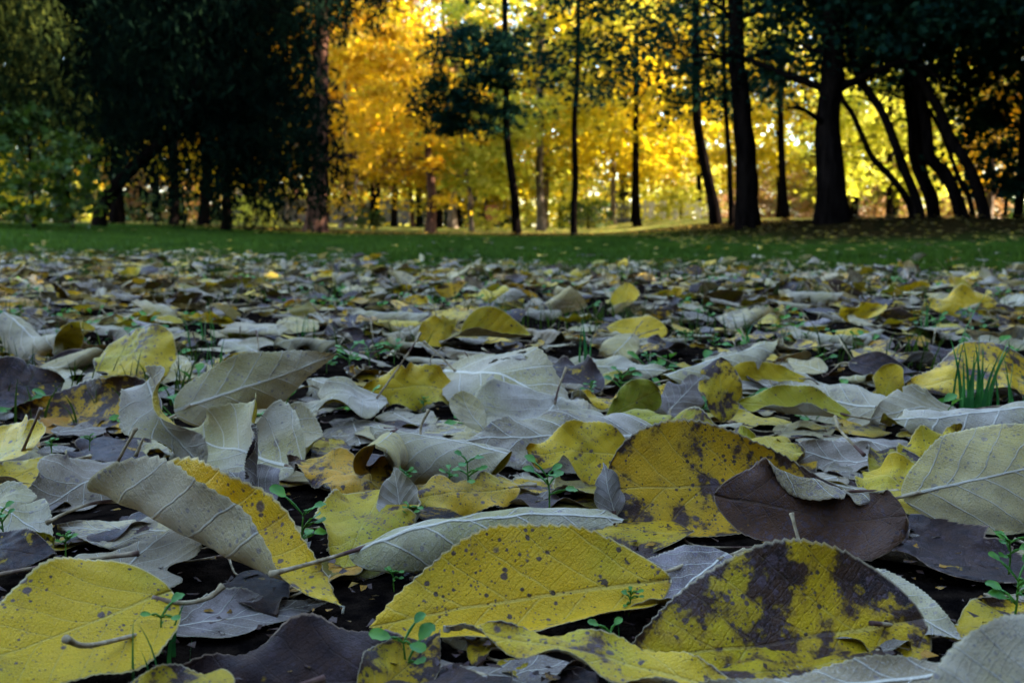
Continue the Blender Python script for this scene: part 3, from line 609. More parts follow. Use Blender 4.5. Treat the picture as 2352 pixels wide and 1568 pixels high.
hero_pts = []
for i, h in enumerate(HERO):
    rng = np.random.default_rng(1000 + i)
    kw = dict(h['kw']); smat = kw.pop('smat', 'stalk')
    if not kw.pop('plain', 0):                                    # limp leaves: creased, torn and buckled by a little
        kw.setdefault('crump', float(rng.uniform(.016, .034))); kw.setdefault('wave', float(rng.uniform(.03, .085)))
        kw.setdefault('a', float(rng.uniform(.42, .62))); kw.setdefault('b', float(rng.uniform(.85, 1.3))); kw.setdefault('bites', 2)
        q = rng.uniform(20, 70) * rng.choice([-1, 1]); h['bends'] = h['bends'] + [(q, float(rng.uniform(.18, .42)), float(rng.uniform(18, 48) * rng.choice([-1, 1])), .12)]
    base = P(*h['base']); tip = P(*h['tip'])
    res = 3 if h['base'][2] > -1.3 else 2
    V, F, uv, a, b, xd, scl = leaf_data(rng, base, tip, h['up'], h['par'], res, W=h['W'], bends=h['bends'], **kw)
    low = V[:, 2].min()
    if low < 0.002 and sum(abs(q[2]) for q in h['bends']) > 170: V[:, 2] += 0.002 - low; low = 0.002
    if low < 0.002: V[:, 2] += np.clip(0.004 - V[:, 2], 0, None) * 0.85      # press what would sink into the soil flat on it
    if h['stalk']:
        pts = [np.array(P(*q)) for q in h['stalk']]
        if np.linalg.norm(pts[0] - np.array(base)) > 0.004 and i not in (): pass
    else:
        ln = scl * rng.uniform(0.25, 0.5); bb = np.array(base)
        q1 = bb - xd * ln * 0.5 + rng.uniform(-.004, .004, 3); q2 = bb - xd * ln + rng.uniform(-.012, .012, 3)
        for q in (q1, q2): q[2] = max(min(q[2], bb[2]), 0.004)
        pts = [bb, q1, q2]
    d = base.y
    st = stalk_data(pts, 0.00115 + 0.0003 * rng.random(), 20, 8)
    g = 'fallen leaves lying in the nearest rows' if h['base'][2] > -1.2 else 'fallen leaves lying further back'
    put_leaf(V, F, uv, a, b, st, h['label'], g, smat=smat)
    c = V.mean(0); hero_pts.append((c[0], c[1], h['noun']))
N_HERO = len(HERO)

# ------------------------------------------------------------------ all the other leaves
KINDS = [  # weight, brown, age, hue, underside-up chance, colour word for top, for underside
    (0.23, (.02, .30), (0, .30), (.1, 1.0), .86, 'yellow', 'pale'),
    (0.17, (.02, .30), (0, .0), (.35, .75), .22, 'yellow', 'cream'),
    (0.25, (.35, .70), (0, .1), (.4, .9), .25, 'brown mottled', 'blotched pale'),
    (0.15, (.0, .3), (.55, 1), (.2, .5), .75, 'dark', 'grey violet'),
    (0.20, (.85, 1), (0, .5), (.5, .9), .3, 'brown', 'dull grey'),
]
def random_leaf(rng, x, y, flat, res):
    k = KINDS[rng.choice(len(KINDS), p=[.08, .10, .20, .26, .36] if flat else [.08, .17, .33, .11, .31] if y > 1.7 else [q[0] for q in KINDS])]
    par = (rng.uniform(*k[1]), rng.uniform(*k[2]) if k[2][1] else 0.0, rng.uniform(*k[3]))
    under = rng.random() < k[4]
    L = rng.uniform(.046, .09) if rng.random() < .72 else rng.uniform(.022, .046); az = rng.uniform(0, 2 * math.pi)
    tilt = rng.normal(0, 0.10 if flat else 0.16)
    if not flat and rng.random() < .035: tilt = rng.choice([-1, 1]) * rng.uniform(.5, 1.1)
    xd = np.array([math.cos(az) * math.cos(tilt), math.sin(az) * math.cos(tilt), math.sin(tilt)])
    rl = rng.normal(0, 0.18 if flat else 0.34)
    side = np.array([-math.sin(az), math.cos(az), 0])
    up = np.array([0, 0, math.cos(rl)]) + side * math.sin(rl)
    if under: up = -up
    r = rng.random(); form = 'flat'
    bd = []
    if flat:
        bd = both(rng.uniform(-25, 40), .4)
    elif r < .16: bd = both(rng.uniform(10, 45), .35); form = 'cupped'
    elif r < .48: bd = [(90 + rng.uniform(-18, 18), 0, rng.uniform(70, 230), .32), (-90 + rng.uniform(-18, 18), 0, rng.uniform(20, 190), .32)]; form = 'rolled'
    elif r < .72: q = rng.uniform(20, 80) * rng.choice([-1, 1]); bd = [(q, rng.uniform(.1, .5), rng.uniform(60, 190), rng.uniform(.1, .3))]; form = 'curled'
    elif r < .84: bd = both(rng.uniform(35, 70), .06); form = 'folded'
    else: bd = both(rng.uniform(-45, -10), .4) + [(0, .5, rng.uniform(-60, 60), .4)]; form = 'arched'
    b0 = np.array([x, y, 0]) - xd * L / 2
    V, F, uv, a, b, xdir, scl = leaf_data(rng, b0, b0 + xd * L, up, par, res, W=rng.uniform(.50, .85), bends=bd,
                                          a=rng.uniform(.45, .65), b=rng.uniform(.8, 1.15), wave=rng.uniform(.03, .14) if flat else rng.uniform(.01, .08), crump=rng.uniform(.03, .09) if flat else rng.uniform(.012, .045), bites=2)
    mn = np.percentile(V[:, 2], 4)
    gz = float(ground_z(x, y))
    lift = rng.uniform(.001, .010) if flat else rng.uniform(.004, .022)
    dz = gz + lift - mn; V[:, 2] += dz
    V[:, 2] = np.maximum(V[:, 2], gz + 0.001)
    V[:, 2] = gz + (V[:, 2] - gz) * (.42 if flat else .66)
    base = b0.copy(); base[2] += dz
    base[2] = gz + (base[2] - gz) * (.42 if flat else .66)
    ln = L * rng.uniform(.35, .7)
    q1 = base - xdir * ln * .5 + rng.uniform(-.006, .006, 3); q2 = base - xdir * ln + rng.uniform(-.015, .015, 3)
    if not flat and rng.random() < .3: q2[2] += rng.uniform(.005, .025)
    for q in (q1, q2):
        if flat: q[2] = min(q[2], base[2] * .5)
        q[2] = max(q[2], gz + 0.002)
    words_ = (k[6] if under else k[5], form, 'small' if L < .07 else 'large' if L > .092 else 'medium')
    return V, F, uv, a, b, [base, q1, q2], words_, L

rng = np.random.default_rng(77)
cand = []
for (y0, y1, dens, flat, res) in [(.29, .95, 440, True, 2), (.95, 1.5, 300, False, 2), (1.5, 2.4, 290, False, 1), (2.4, 3.7, 260, False, 1), (3.7, 5.0, 200, False, 0), (5.0, 8.0, 110, False, 0)]:
    area = (y1 - y0) * ((y0 + y1) * .56 + .5)
    n = int(area * dens); got = 0
    while got < n:
        y = rng.uniform(y0, y1); hw = y * .56 + .25; x = rng.uniform(-1, 1) * hw
        if rng.random() > (y * .56 + .25) / (y1 * .56 + .25): continue
        got += 1
        # ragged far edge: the carpet reaches further at the left
        lim = 4.3 - 0.45 * x + 0.45 * math.sin(x * 2.1) + .25 * math.sin(x * 5.3 + 1)
        if y > lim and rng.random() < ss(-.4, 2.2, y - lim) * .97: continue
        cand.append((x, y, flat, res))
cand.sort(key=lambda c: c[1])
litter = Bag(); litter_st = Bag()
solo = 0; used = {}
rels = []
def near_label(x, y, wd, L):
    best = sorted(((abs(x - hx) / y) ** 2 * 1.2 + ((y - hy) / y) ** 2, hx, hy, nn) for hx, hy, nn in hero_pts)
    outs = []
    for d, hx, hy, nn in best[:7]:
        dx = (x - hx) / y; dy = (y - hy) / y
        if abs(dx) > abs(dy) * .8: r = 'just right of' if dx > 0 else 'just left of'
        else: r = 'behind' if dy > 0 else 'in front of'
        outs.append((r, nn))
    return outs
for idx, (x, y, flat, res) in enumerate(cand):
    r2 = np.random.default_rng(5000 + idx)
    V, F, uv, a, b, sp, wd, L = random_leaf(r2, x, y, flat, res)
    inview = abs(x) < y * .53 + .01 and y > .33
    if solo < 300 - N_HERO and inview:
        st = stalk_data(sp, 0.0008, 12, 6)
        size = '' if wd[2] == 'medium' else wd[2] + ' '
        lab = None
        for (r, nn) in near_label(x, y, wd, L):
            for extra in ('', 'broad ', 'narrow ', 'thin '):
                if extra and wd[0] == 'brown mottled': continue
                t = f'{size}{extra}{wd[0]} {wd[1]} leaf {r} the {nn}'
                if t not in used and len(t.split()) <= 16: lab = t; break
                if extra == '' and r2.random() < .5: break
            if lab: break
        lab = lab or t
        used[lab] = 1
        put_leaf(V, F, uv, a, b, st, lab, 'fallen leaves filling the carpet between the larger ones')
        solo += 1
    else:
        litter.add(V, F, uv, a, b)
        if y < 3.2:
            v_, f_ = stalk_data(sp, 0.0009, 6, 4); litter_st.add(v_, f_)
lo = litter.build('leaf_litter', M['leaf'], rich=True)
tag(lo, 'dense carpet of pale and yellow fallen leaves stretching to the lawn', 'leaf litter', kind='stuff')
ls = litter_st.build('stalks', M['stalk'], lo); ls['kind'] = 'stuff'
print('leaves', len(cand), 'solo', solo, 'hero', N_HERO)
#MARK_FOREGROUND_END
exec_bg = True
# ------------------------------------------------------------------ sprouts and grass
def small_leaf(rng, base, dirv, up, L, W=.75):
    L_, F, uv, edge, tipd, ib, it, nu, nv = leaf_sheet(rng, W=W, nu=14, nv=8, bends=both(25), a=.8, b=.55, teeth=0.02, quilt=.01, wave=.03, cord=.0, crump=.02)
    A = frame((1, 0, 0), (0, 0, 1)); B = frame(dirv, up)
    V = (L_ - L_[ib]) @ (B @ A.T).T * L + np.array(base)
    return V, F

def seedling(px, py, h, size, n, label, seed):
    rng = np.random.default_rng(seed)
    b = np.array(P(px, py, h)); root = empty('seedling', b); tag(root, label, 'seedling', 'green seedlings sprouting between the leaves')
    top = np.array([rng.uniform(-.15, .15), rng.uniform(-.1, .1), 1.0]) * size
    path = [np.zeros(3) + (0, 0, -.004), top * .5 + rng.uniform(-.05, .05, 3) * size, top]
    st = Bag(); v, f = tube(catmull(path, 8), np.linspace(.0007, .0005, 8) * (size / .03) ** .4, 6); st.add(v, f)
    lv = []
    az0 = rng.uniform(0, 6.28)
    for k in range(n):
        t = 1.0 if k < 3 else rng.uniform(.25, .85)
        az = az0 + k * 2.1 + rng.uniform(-.4, .4); el = rng.uniform(.15, .8)
        d = np.array([math.cos(az) * math.cos(el), math.sin(az) * math.cos(el), math.sin(el)])
        s0 = top * t; ln = size * rng.uniform(.2, .75)
        v, f = tube(catmull([s0, s0 + d * ln * .5 + (0, 0, .001), s0 + d * ln], 5), .00045, 5); st.add(v, f)
        lv.append(small_leaf(rng, s0 + d * ln, d + np.array([0, 0, -.3]), (0, -.4, 1), size * rng.uniform(.38, .6)))
    st.build('stem', M['sprout'], root)
    for v, f in lv: mesh_obj('leaf', v, f, M['sprout'], root)
    return root

SEED = [
 (694,1262,-.50,.036,6,'leafy green seedling in the dark gap right of the folded olive leaf'),
 (1076,1112,-.60,.028,5,'three leafed seedling in front of the rolled white leaf'),
 (1030,1120,-.60,.016,3,'low seedling left of the three leafed one by the white roll'),
 (1262,1158,-.555,.032,4,'seedling rising before the dull yellow horned leaf'),
 (932,1120,-.60,.018,4,'seedling tucked beside the pale violet curled flap'),
 (938,1200,-.53,.016,3,'tiny seedling on the lower edge of the violet flap'),
 (940,1560,-.37,.030,3,'pale green seedling at the tip of the big bright yellow centre leaf'),
 (1398,1520,-.385,.024,4,'seedling between the centre yellow leaf and the brown patched leaf'),
 (2330,1410,-.42,.030,6,'leafy seedling at the right edge below the blackish leaf'),
 (2318,1300,-.47,.024,4,'bright seedling at the right edge beside the blackish leaf'),
 (150,1268,-.475,.014,4,'small star shaped seedling right of the clean white left edge leaf'),
 (8,1228,-.50,.022,4,'seedling cut by the left edge on the clean white leaf'),
 (372,1478,-.385,.022,2,'single leafed seedling beside the yellow corner leaf'),
 (118,1035,-.70,.014,4,'low seedling under the orange rimmed leaf'),
 (205,1022,-.72,.012,3,'low seedling right of the orange rimmed leaf underside'),
 (1425,905,-.95,.036,7,'bushy seedling in front of the white spear shaped leaf'),
 (1352,912,-.95,.024,5,'seedling left of the bushy one by the spear leaf'),
 (972,935,-.92,.014,4,'round leafed seedling left of the torn white leaf'),
 (800,845,-1.15,.040,7,'wide seedling cluster right of the lifted dark tip'),
 (850,838,-1.17,.036,6,'seedling beside the wide cluster behind the clean yellow leaf'),
 (905,828,-1.2,.034,5,'tall round leafed seedling right of the wide cluster'),
 (750,850,-1.15,.026,5,'low seedling left of the wide cluster'),
 (470,880,-1.05,.018,5,'seedling beneath the brownish oval leaf'),
 (1575,790,-1.4,.030,5,'seedling right of the lemon round leaf'),
 (1640,800,-1.35,.026,5,'seedling far right of the lemon round leaf'),
 (1100,765,-1.5,.024,3,'round seedling above the torn white leaf'),
 (1490,840,-1.15,.024,4,'seedling behind the point of the white spear leaf'),
 (2220,735,-1.75,.030,5,'seedling further back near the slanting amber leaf'),
 (1445,1395,-.42,.012,3,'tiny seedling right under the tip stalk of the centre leaf'),
 (905,1340,-.455,.010,3,'tiny seedling in the shade above the centre leaf'),
]
for i, (px, py, h, s, n, lab) in enumerate(SEED): seedling(px, py, h, s * .50, n + 3, lab, 300 + i)

def blades(rng, n, cx, cy, spread, hmin, hmax, wid, lean=.35, seg=6, cz=None):
    """curved tapering blades -> V, F"""
    x = cx + rng.normal(0, 1, n) * spread; y = cy + rng.normal(0, 1, n) * spread
    return blade_arrays(rng, x, y, rng.uniform(hmin, hmax, n), wid, lean, seg)
def blade_arrays(rng, x, y, h, wid, lean, seg):
    n = len(x); z = ground_z(x, y)
    az = rng.uniform(0, 6.283, n); ln = rng.uniform(.05, 1, n) * lean * h; wa = rng.uniform(0, 6.283, n)
    t = np.linspace(0, 1, seg + 1)[None, :]
    px = x[:, None] + np.cos(az)[:, None] * ln[:, None] * t ** 2; py = y[:, None] + np.sin(az)[:, None] * ln[:, None] * t ** 2
    pz = z[:, None] + h[:, None] * t * (1 - .12 * t)
    w_ = wid * (1 - t ** 1.6) * .5 + 1e-5
    dx, dy = np.cos(wa)[:, None] * w_, np.sin(wa)[:, None] * w_
    A = np.stack([px - dx, py - dy, pz], -1); B = np.stack([px + dx, py + dy, pz], -1)
    V = np.stack([A, B], 2).reshape(-1, 3)
    k = 2 * (seg + 1)
    b0 = (np.arange(n) * k)[:, None]; s = (np.arange(seg) * 2)[None, :]
    F = np.stack([b0 + s, b0 + s + 1, b0 + s + 3, b0 + s + 2], -1).reshape(-1, 4)
    return V, F

TUFTS = [(2240,955,-.88,20,.012,.055,.095,.0042,'dark green grass tuft standing before the long amber leaf'),
 (2335,955,-.90,5,.006,.05,.075,.0026,'smaller grass tuft at the right edge'),
 (1340,850,-1.12,6,.007,.06,.095,.0036,'tall grass blades standing left of the lemon round leaf'),
 (2180,900,-1.0,1,.001,.14,.15,.0030,'single very tall grass blade near the dark tuft'),
 (1720,820,-1.3,3,.006,.06,.09,.0028,'few thin grass blades behind the smooth tucked yellow leaf'),
 (492,860,-1.12,7,.010,.04,.08,.0026,'grass tuft left of the brownish oval leaf'),
 (470,780,-1.45,6,.012,.05,.09,.0028,'thin grass behind the pale rolled tube leaf'),
 (1290,725,-1.95,6,.015,.05,.08,.003,'distant grass tuft behind the tall blades'),
 (1395,1568,-.36,3,.006,.02,.03,.0016,'dark grass stubs under the centre leaf'),
 (420,1490,-.39,4,.006,.015,.03,.0016,'short grass beside the hooked stalk'),
 (345,1540,-.36,3,.004,.02,.035,.0016,'short curved grass by the yellow corner leaf'),
 (990,1040,-.68,6,.008,.02,.035,.0016,'grass tuft behind the rolled white leaf'),
 (1140,745,-1.7,5,.012,.05,.08,.003,'distant grass blades above the open V leaf'),
 (150,800,-1.4,5,.015,.04,.07,.0026,'grass blades behind the left tube leaf'),
 (700,760,-1.55,6,.010,.05,.09,.0026,'loose thin grass behind the thin level roll'),
 (2120,760,-1.6,6,.010,.05,.09,.0028,'loose grass in front of the slanting amber leaf'),
]
for i, (px, py, h, n, spd, h0, h1, wd_, lab) in enumerate(TUFTS):
    rng = np.random.default_rng(900 + i); c = P(px, py, h)
    v, f = blades(rng, n, c.x, c.y, spd, h0, h1, wd_, .3, 7)
    o = mesh_obj('grass_tuft', v - np.array([c.x, c.y, 0]), f, M['blade']); o.location = (c.x, c.y, 0)
    tag(o, lab, 'grass tuft', 'grass tufts between the leaves')

rng = np.random.default_rng(4242)
bag = Bag()
n = 9000; y = rng.uniform(.85, 4.8, n); x = rng.uniform(-1, 1, n) * (y * .56 + .2)
cl = np.sin(x * 5 + 1) * np.sin(y * 4.3) + .5 * np.sin(x * 11 + y * 7) > .25
bag.add(*blade_arrays(rng, x[cl], y[cl], rng.uniform(.02, .062, cl.sum()), .0028, .6, 4))
n = 85000; y = 3.2 + 12 * rng.random(n) ** 1.2; x = rng.uniform(-1, 1, n) * (y * .56 + .4)
keep = (y > 4.4 - .4 * x + rng.normal(0, .7, n)) & ~((x > 2.2 + rng.normal(0, .6, n)) & (y > 9.0 + rng.normal(0, .6, n)))
x, y = x[keep], y[keep]
bag.add(*blade_arrays(rng, x, y, rng.uniform(.022, .05, len(x)), .006, .8, 2))
tag(bag.build('grass', M['lawn']), 'short green lawn grass beyond the leaf carpet', 'grass', kind='stuff')

bag = Bag(); rng = np.random.default_rng(99)
for _ in range(340):
    y0 = rng.uniform(.85, 3.4); x0 = rng.uniform(-1, 1) * y0 * .53
    if math.sin(x0 * 4 + 2) * math.sin(y0 * 3.1) + .4 * math.sin(x0 * 9 + y0 * 5) < -.05: continue
    for k in range(rng.integers(3, 8)):
        az = rng.uniform(0, 6.28); el = rng.uniform(.1, .9); d = np.array([math.cos(az) * math.cos(el), math.sin(az) * math.cos(el), math.sin(el)])
        s0 = np.array([x0, y0, .004]) + rng.normal(0, .008, 3) * (1, 1, 0); ln = rng.uniform(.012, .030)
        v, f = tube(catmull([s0, s0 + d * ln * .5, s0 + d * ln], 4), .0006, 4); bag.add(v, f)
        v, f = small_leaf(rng, s0 + d * ln, d + np.array([0, 0, -.3]), (0, -.4, 1), rng.uniform(.009, .017)); bag.add(v, f)
tag(bag.build('weeds', M['sprout']), 'low green weeds showing between the leaves further back', 'weeds', kind='stuff')

# crumbs of broken leaf on the soil
bag = Bag(); rng = np.random.default_rng(123); n = 5200
y = .3 + 2.2 * rng.random(n) ** 1.5; x = rng.uniform(-1, 1, n) * (y * .56 + .05)
for xx, yy in zip(x, y):
    k = 4; q = rng.normal(size=(4, 3)) * .35 + np.array([[-1, -1, 0], [1, -1, 0], [1, 1, 0], [-1, 1, 0]]) * .6
    q *= np.array([rng.uniform(.0008, .0045), rng.uniform(.0008, .003), .0015]); a_ = rng.uniform(0, 6.28); ca, sa_ = math.cos(a_), math.sin(a_)
    V = np.stack([q[:, 0] * ca - q[:, 1] * sa_ + xx, q[:, 0] * sa_ + q[:, 1] * ca + yy, q[:, 2] + rng.uniform(.002, .010)], -1)
    kk = rng.random(); par = (.6, .5, .9) if kk < .3 else (.9, .5, .9)
    bag.add(V, np.array([[0, 1, 2, 3]]), q[:, :2] * 10 + rng.uniform(0, 1, 2), np.tile([*par, .5], (4, 1)), np.tile([rng.random(), .4, .3, 1], (4, 1)))
tag(bag.build('leaf_debris', M['leaf'], rich=True), 'crumbs of broken leaf lying on the dark soil', 'leaf debris', kind='stuff')

# small fallen leaves scattered on the lawn and under the trees
bag = Bag(); n = 5200
y = rng.uniform(5, 26, n); x = rng.uniform(-1, 1, n) * (y * .56 + .4)
dens = np.where(x > 1.5, ss(7, 11, y) * .9 + .06, .05 + .75 * ss(16, 19, y)); k = rng.random(n) < dens; x, y = x[k], y[k]
for xx, yy in zip(x, y):
    L = rng.uniform(.05, .1); az = rng.uniform(0, 6.28)
    q = np.array([[-.5, 0, 0], [0, -.35, .12], [.5, 0, .0], [0, .35, .12]]) * L
    ca, sa_ = math.cos(az), math.sin(az)
    V = np.stack([q[:, 0] * ca - q[:, 1] * sa_ + xx, q[:, 0] * sa_ + q[:, 1] * ca + yy, q[:, 2] + float(ground_z(xx, yy)) + .025 + rng.uniform(0, .02)], -1)
    kk = rng.random(); par = (.1, 0, .6) if kk < .45 else (.8, .1, .9) if kk < .8 else (.1, .2, .3)
    bag.add(V, np.array([[0, 1, 2, 3]]), q[:, :2] / L + [.5, 0], np.tile([*par, .5], (4, 1)), np.tile([rng.random(), .4, .3, 1], (4, 1)))
tag(bag.build('scattered_leaves', M['leaf'], rich=True), 'small fallen leaves scattered over the lawn and under the trees', 'leaf litter', kind='stuff')

# ------------------------------------------------------------------ trees
def quad_leaves(c, size, rng, droop=0.0, aspect=.6, flatn=.0):
    """one small diamond leaf per centre"""
    n = len(c)
    d = rng.normal(size=(n, 3)); d[:, 2] = d[:, 2] * (1 - flatn) - droop * 1.6
    d /= np.linalg.norm(d, axis=1)[:, None]
    e = rng.normal(size=(n, 3)); e[:, 2] *= (1 - flatn)
    if flatn > 0:
        nrm = np.array([0, 0, 1.0]) + rng.normal(size=(n, 3)) * .5; e = np.cross(nrm, d)
    e -= d * (e * d).sum(1)[:, None]; e /= np.linalg.norm(e, axis=1)[:, None] + 1e-9
    s = (size * (.45 + 1.1 * rng.random(n) ** 1.8))[:, None]
    V = np.stack([c - d * s * .5, c + e * s * aspect * .5 - d * s * .08, c + d * s * .5, c - e * s * aspect * .5 - d * s * .08], 1).reshape(-1, 3)
    F = np.arange(4 * n).reshape(-1, 4)
    return V, F

CROWN = {}
def crown_broad(seed, rx, z0, z1, n, size, clumps, layered=.35, fill=.25):
    """clump-built crown: leaf sprays at branch ends, spread flat, gaps between them"""
    key = ('b', seed)
    if key in CROWN: return CROWN[key]
    rng = np.random.default_rng(seed)
    pts = []
    zc = (z0 + z1) / 2; hz = (z1 - z0) / 2
    for _ in range(clumps):
        a = rng.uniform(0, 6.283); zz = rng.uniform(-1, 1); prof = math.sqrt(max(.05, 1 - max(0, zz) ** 2 * .95)) * (1 - .25 * max(0, -zz))
        r = rx * prof * rng.uniform(.25, 1) ** .6 * rng.uniform(.75, 1.1)
        c = np.array([math.cos(a) * r, math.sin(a) * r, zc + zz * hz])
        m = max(3, int(n / clumps * rng.uniform(.4, 1.7)))
        sr = rx * rng.uniform(.14, .34)
        q = rng.normal(size=(m, 3)) * np.array([sr, sr, sr * layered]) * .6
        q[:, 2] -= (q[:, 0] ** 2 + q[:, 1] ** 2) / sr * .25
        pts.append(c + q)
    p = np.vstack(pts)
    CROWN[key] = quad_leaves(p, size, rng, .15, .7, .35)
    return CROWN[key]

def crown_drooping(seed, rx, z0, z1, n, size, strands=420):
    """conifer: boughs from the trunk carrying hanging strands of needles"""
    key = ('d', seed)
    if key in CROWN: return CROWN[key]
    rng = np.random.default_rng(seed); pts = []
    for _ in range(strands):
        t = rng.random(); zz = z0 + (z1 - z0) * t; R_ = rx * (1 - .75 * t) * rng.uniform(.3, 1.05)
        a = rng.uniform(0, 6.283); ln = rng.uniform(.3, 1.1) * (z1 - z0) * .09 + .3
        m = max(4, int(n / strands)); s = rng.random(m)
        x = np.cos(a) * R_ + rng.normal(0, .13, m); y = np.sin(a) * R_ + rng.normal(0, .13, m)
        z = zz - ln * s + rng.normal(0, .05, m)
        pts.append(np.stack([x, y, z], -1))
        m2 = m // 2; s = rng.random(m2)                   # along the bough
        pts.append(np.stack([np.cos(a) * R_ * s + rng.normal(0, .08, m2), np.sin(a) * R_ * s + rng.normal(0, .08, m2), zz + .25 * (1 - s) + rng.normal(0, .06, m2)], -1))
    p = np.vstack(pts)
    CROWN[key] = quad_leaves(p, size, rng, 1.0, .30, 0)
    return CROWN[key]

MESHES = {}
def crown_mesh(kind, args, mat):
    key = (kind, args, mat)
    if key not in MESHES:
        v, f = (crown_broad if kind == 'b' else crown_drooping)(*args)
        o = mesh_obj('crown', v, f, M[mat], smooth=False); MESHES[key] = o.data; bpy.data.objects.remove(o)
    return MESHES[key]

def trunk_bag(rng, path, r0, r1, flare=1.5, ns=14, limbs=0, lz=(2, 6), llen=2.0, n=26):
    bag = Bag()
    pth = catmull(path, n); t = np.linspace(0, 1, n)
    hgt = pth[:, 2] - pth[0, 2]
    rad = (r0 + (r1 - r0) * t) * (1 + (flare - 1) * np.exp(-np.clip(hgt, 0, None) / (r0 * 1.6)))
    v, f = tube(pth, rad, ns, lump=.07, rng=rng); bag.add(v, f)
    for _ in range(limbs):
        z = rng.uniform(*lz); i = int(np.argmin(np.abs(hgt - z)))
        a = rng.uniform(0, 6.283); L = llen * rng.uniform(.5, 1.2); c = pth[i]; rr = rad[i] * rng.uniform(.2, .42)
        d = np.array([math.cos(a), math.sin(a), 0])
        pts = [c, c + d * L * .35 + (0, 0, L * .14), c + d * L * .7 + (0, 0, L * rng.uniform(.05, .3)), c + d * L + (0, 0, L * rng.uniform(-.05, .5))]
        pq = catmull(pts, 10); v, f = tube(pq, np.linspace(rr, rr * .25, 10), 7); bag.add(v, f)
        for _ in range(3):
            j = rng.integers(3, 8); dd = rng.normal(size=3) * .5 + d * .4; dd[2] = abs(dd[2]) * .6
            v, f = tube(catmull([pq[j], pq[j] + dd * L * .2, pq[j] + dd * L * .4], 5), np.linspace(rr * .4, rr * .12, 5), 5); bag.add(v, f)
    return bag

def tree(name, label, group, px, dist, wpx, path_px=None, bark='bark', crown=None, height=9.0, limbs=5, lz=(2, 6), llen=2.0, seed=0, x=None, flare=1.5, cz=0.0, cscale=1.0, coff=(0, 0), cat='tree', lean=0.0):
    """px, dist place the foot; path_px lists (px, py) of the stem as seen in the photo, at that distance"""
    rng = np.random.default_rng(7000 + seed)
    X = (px - 1176) / FPX * dist if x is None else x
    gz = float(ground_z(X, dist)); root = empty(name, (X, dist, gz)); tag(root, label, cat, group)
    r0 = wpx / FPX * (dist if x is None else 12) / 2
    if path_px:
        pts = [np.zeros(3) + (0, 0, -.15)]
        ct = math.cos(PITCH)
        for (qx, qy) in path_px:
            w_ = P(qx, qy, -dist); pts.append(np.array([w_.x - X, rng.uniform(-.1, .1), w_.z - gz]))
        pts = [pts[0]] + [p for p in pts[1:] if p[2] > pts[0][2] + .1]
        d = pts[-1] - pts[-2]
        if pts[-1][2] < height * .8: pts.append(pts[-1] + d / np.linalg.norm(d) * np.array([.6, .6, 1]) * (height - pts[-1][2]))
    else:
        w1 = rng.uniform(-.25, .25, 2); pts = [np.array([0, 0, -.15]), np.array([lean * .3 + w1[0] * .3, w1[1] * .3, height * .3]), np.array([lean * .65 + w1[0], w1[1], height * .65]), np.array([lean, 0, height])]
    trunk_bag(rng, pts, r0, r0 * .55, flare, 14, limbs, lz, llen).build('trunk', M[bark], root)
    if crown:
        kind, args, mat = crown
        c = bpy.data.objects.new('crown', crown_mesh(kind, args, mat)); COL.objects.link(c); c.parent = root
        c.location = (coff[0], coff[1], cz); c.rotation_euler = (0, 0, rng.uniform(0, 6.28)); c.scale = (cscale,) * 3
    return root

B1 = ('b', (11, 3.2, 1.4, 7.6, 11000, .19, 110)); B2 = ('b', (12, 3.5, 1.8, 8.6, 11500, .20, 105)); B3 = ('b', (13, 2.6, 1.2, 7.0, 9000, .18, 90)); B4 = ('b', (14, 3.2, 2.2, 9.2, 10000, .20, 95))
def cr(b, mat): return (b[0], b[1], mat)

# left side: the big dark conifer and its companions
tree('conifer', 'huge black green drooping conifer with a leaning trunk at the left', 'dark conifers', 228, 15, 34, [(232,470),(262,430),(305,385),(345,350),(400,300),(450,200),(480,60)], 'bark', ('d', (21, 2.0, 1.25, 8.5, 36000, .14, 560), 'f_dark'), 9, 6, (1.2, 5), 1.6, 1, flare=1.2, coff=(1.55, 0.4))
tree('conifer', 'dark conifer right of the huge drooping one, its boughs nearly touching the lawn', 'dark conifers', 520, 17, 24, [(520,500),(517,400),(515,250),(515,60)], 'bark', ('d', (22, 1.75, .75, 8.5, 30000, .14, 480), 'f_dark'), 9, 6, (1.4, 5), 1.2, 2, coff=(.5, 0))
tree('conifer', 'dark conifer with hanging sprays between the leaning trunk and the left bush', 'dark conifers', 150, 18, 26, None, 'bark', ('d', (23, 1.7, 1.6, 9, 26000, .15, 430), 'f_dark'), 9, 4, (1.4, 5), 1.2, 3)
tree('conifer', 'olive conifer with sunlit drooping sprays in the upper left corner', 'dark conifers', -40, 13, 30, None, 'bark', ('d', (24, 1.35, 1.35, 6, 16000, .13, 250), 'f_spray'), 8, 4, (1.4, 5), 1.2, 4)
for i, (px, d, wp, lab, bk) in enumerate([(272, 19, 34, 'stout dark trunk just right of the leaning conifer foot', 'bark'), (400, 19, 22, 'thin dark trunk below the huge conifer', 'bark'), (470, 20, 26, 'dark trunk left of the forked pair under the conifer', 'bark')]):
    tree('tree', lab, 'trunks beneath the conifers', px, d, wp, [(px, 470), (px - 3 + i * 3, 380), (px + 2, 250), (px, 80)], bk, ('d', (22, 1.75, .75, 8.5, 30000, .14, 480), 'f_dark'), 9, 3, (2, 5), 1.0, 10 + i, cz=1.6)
tree('redwood_tree', 'thick reddish trunk flecked with sunlight at the edge of the dark conifers', 'trunks behind the lawn', 728, 21, 48, [(728, 470), (733, 380), (737, 250), (740, 60)], 'bark_red', ('d', (23, 1.7, 1.6, 9, 26000, .15, 430), 'f_dark'), 12, 5, (1.2, 6), 1.3, 15, cz=3.0)
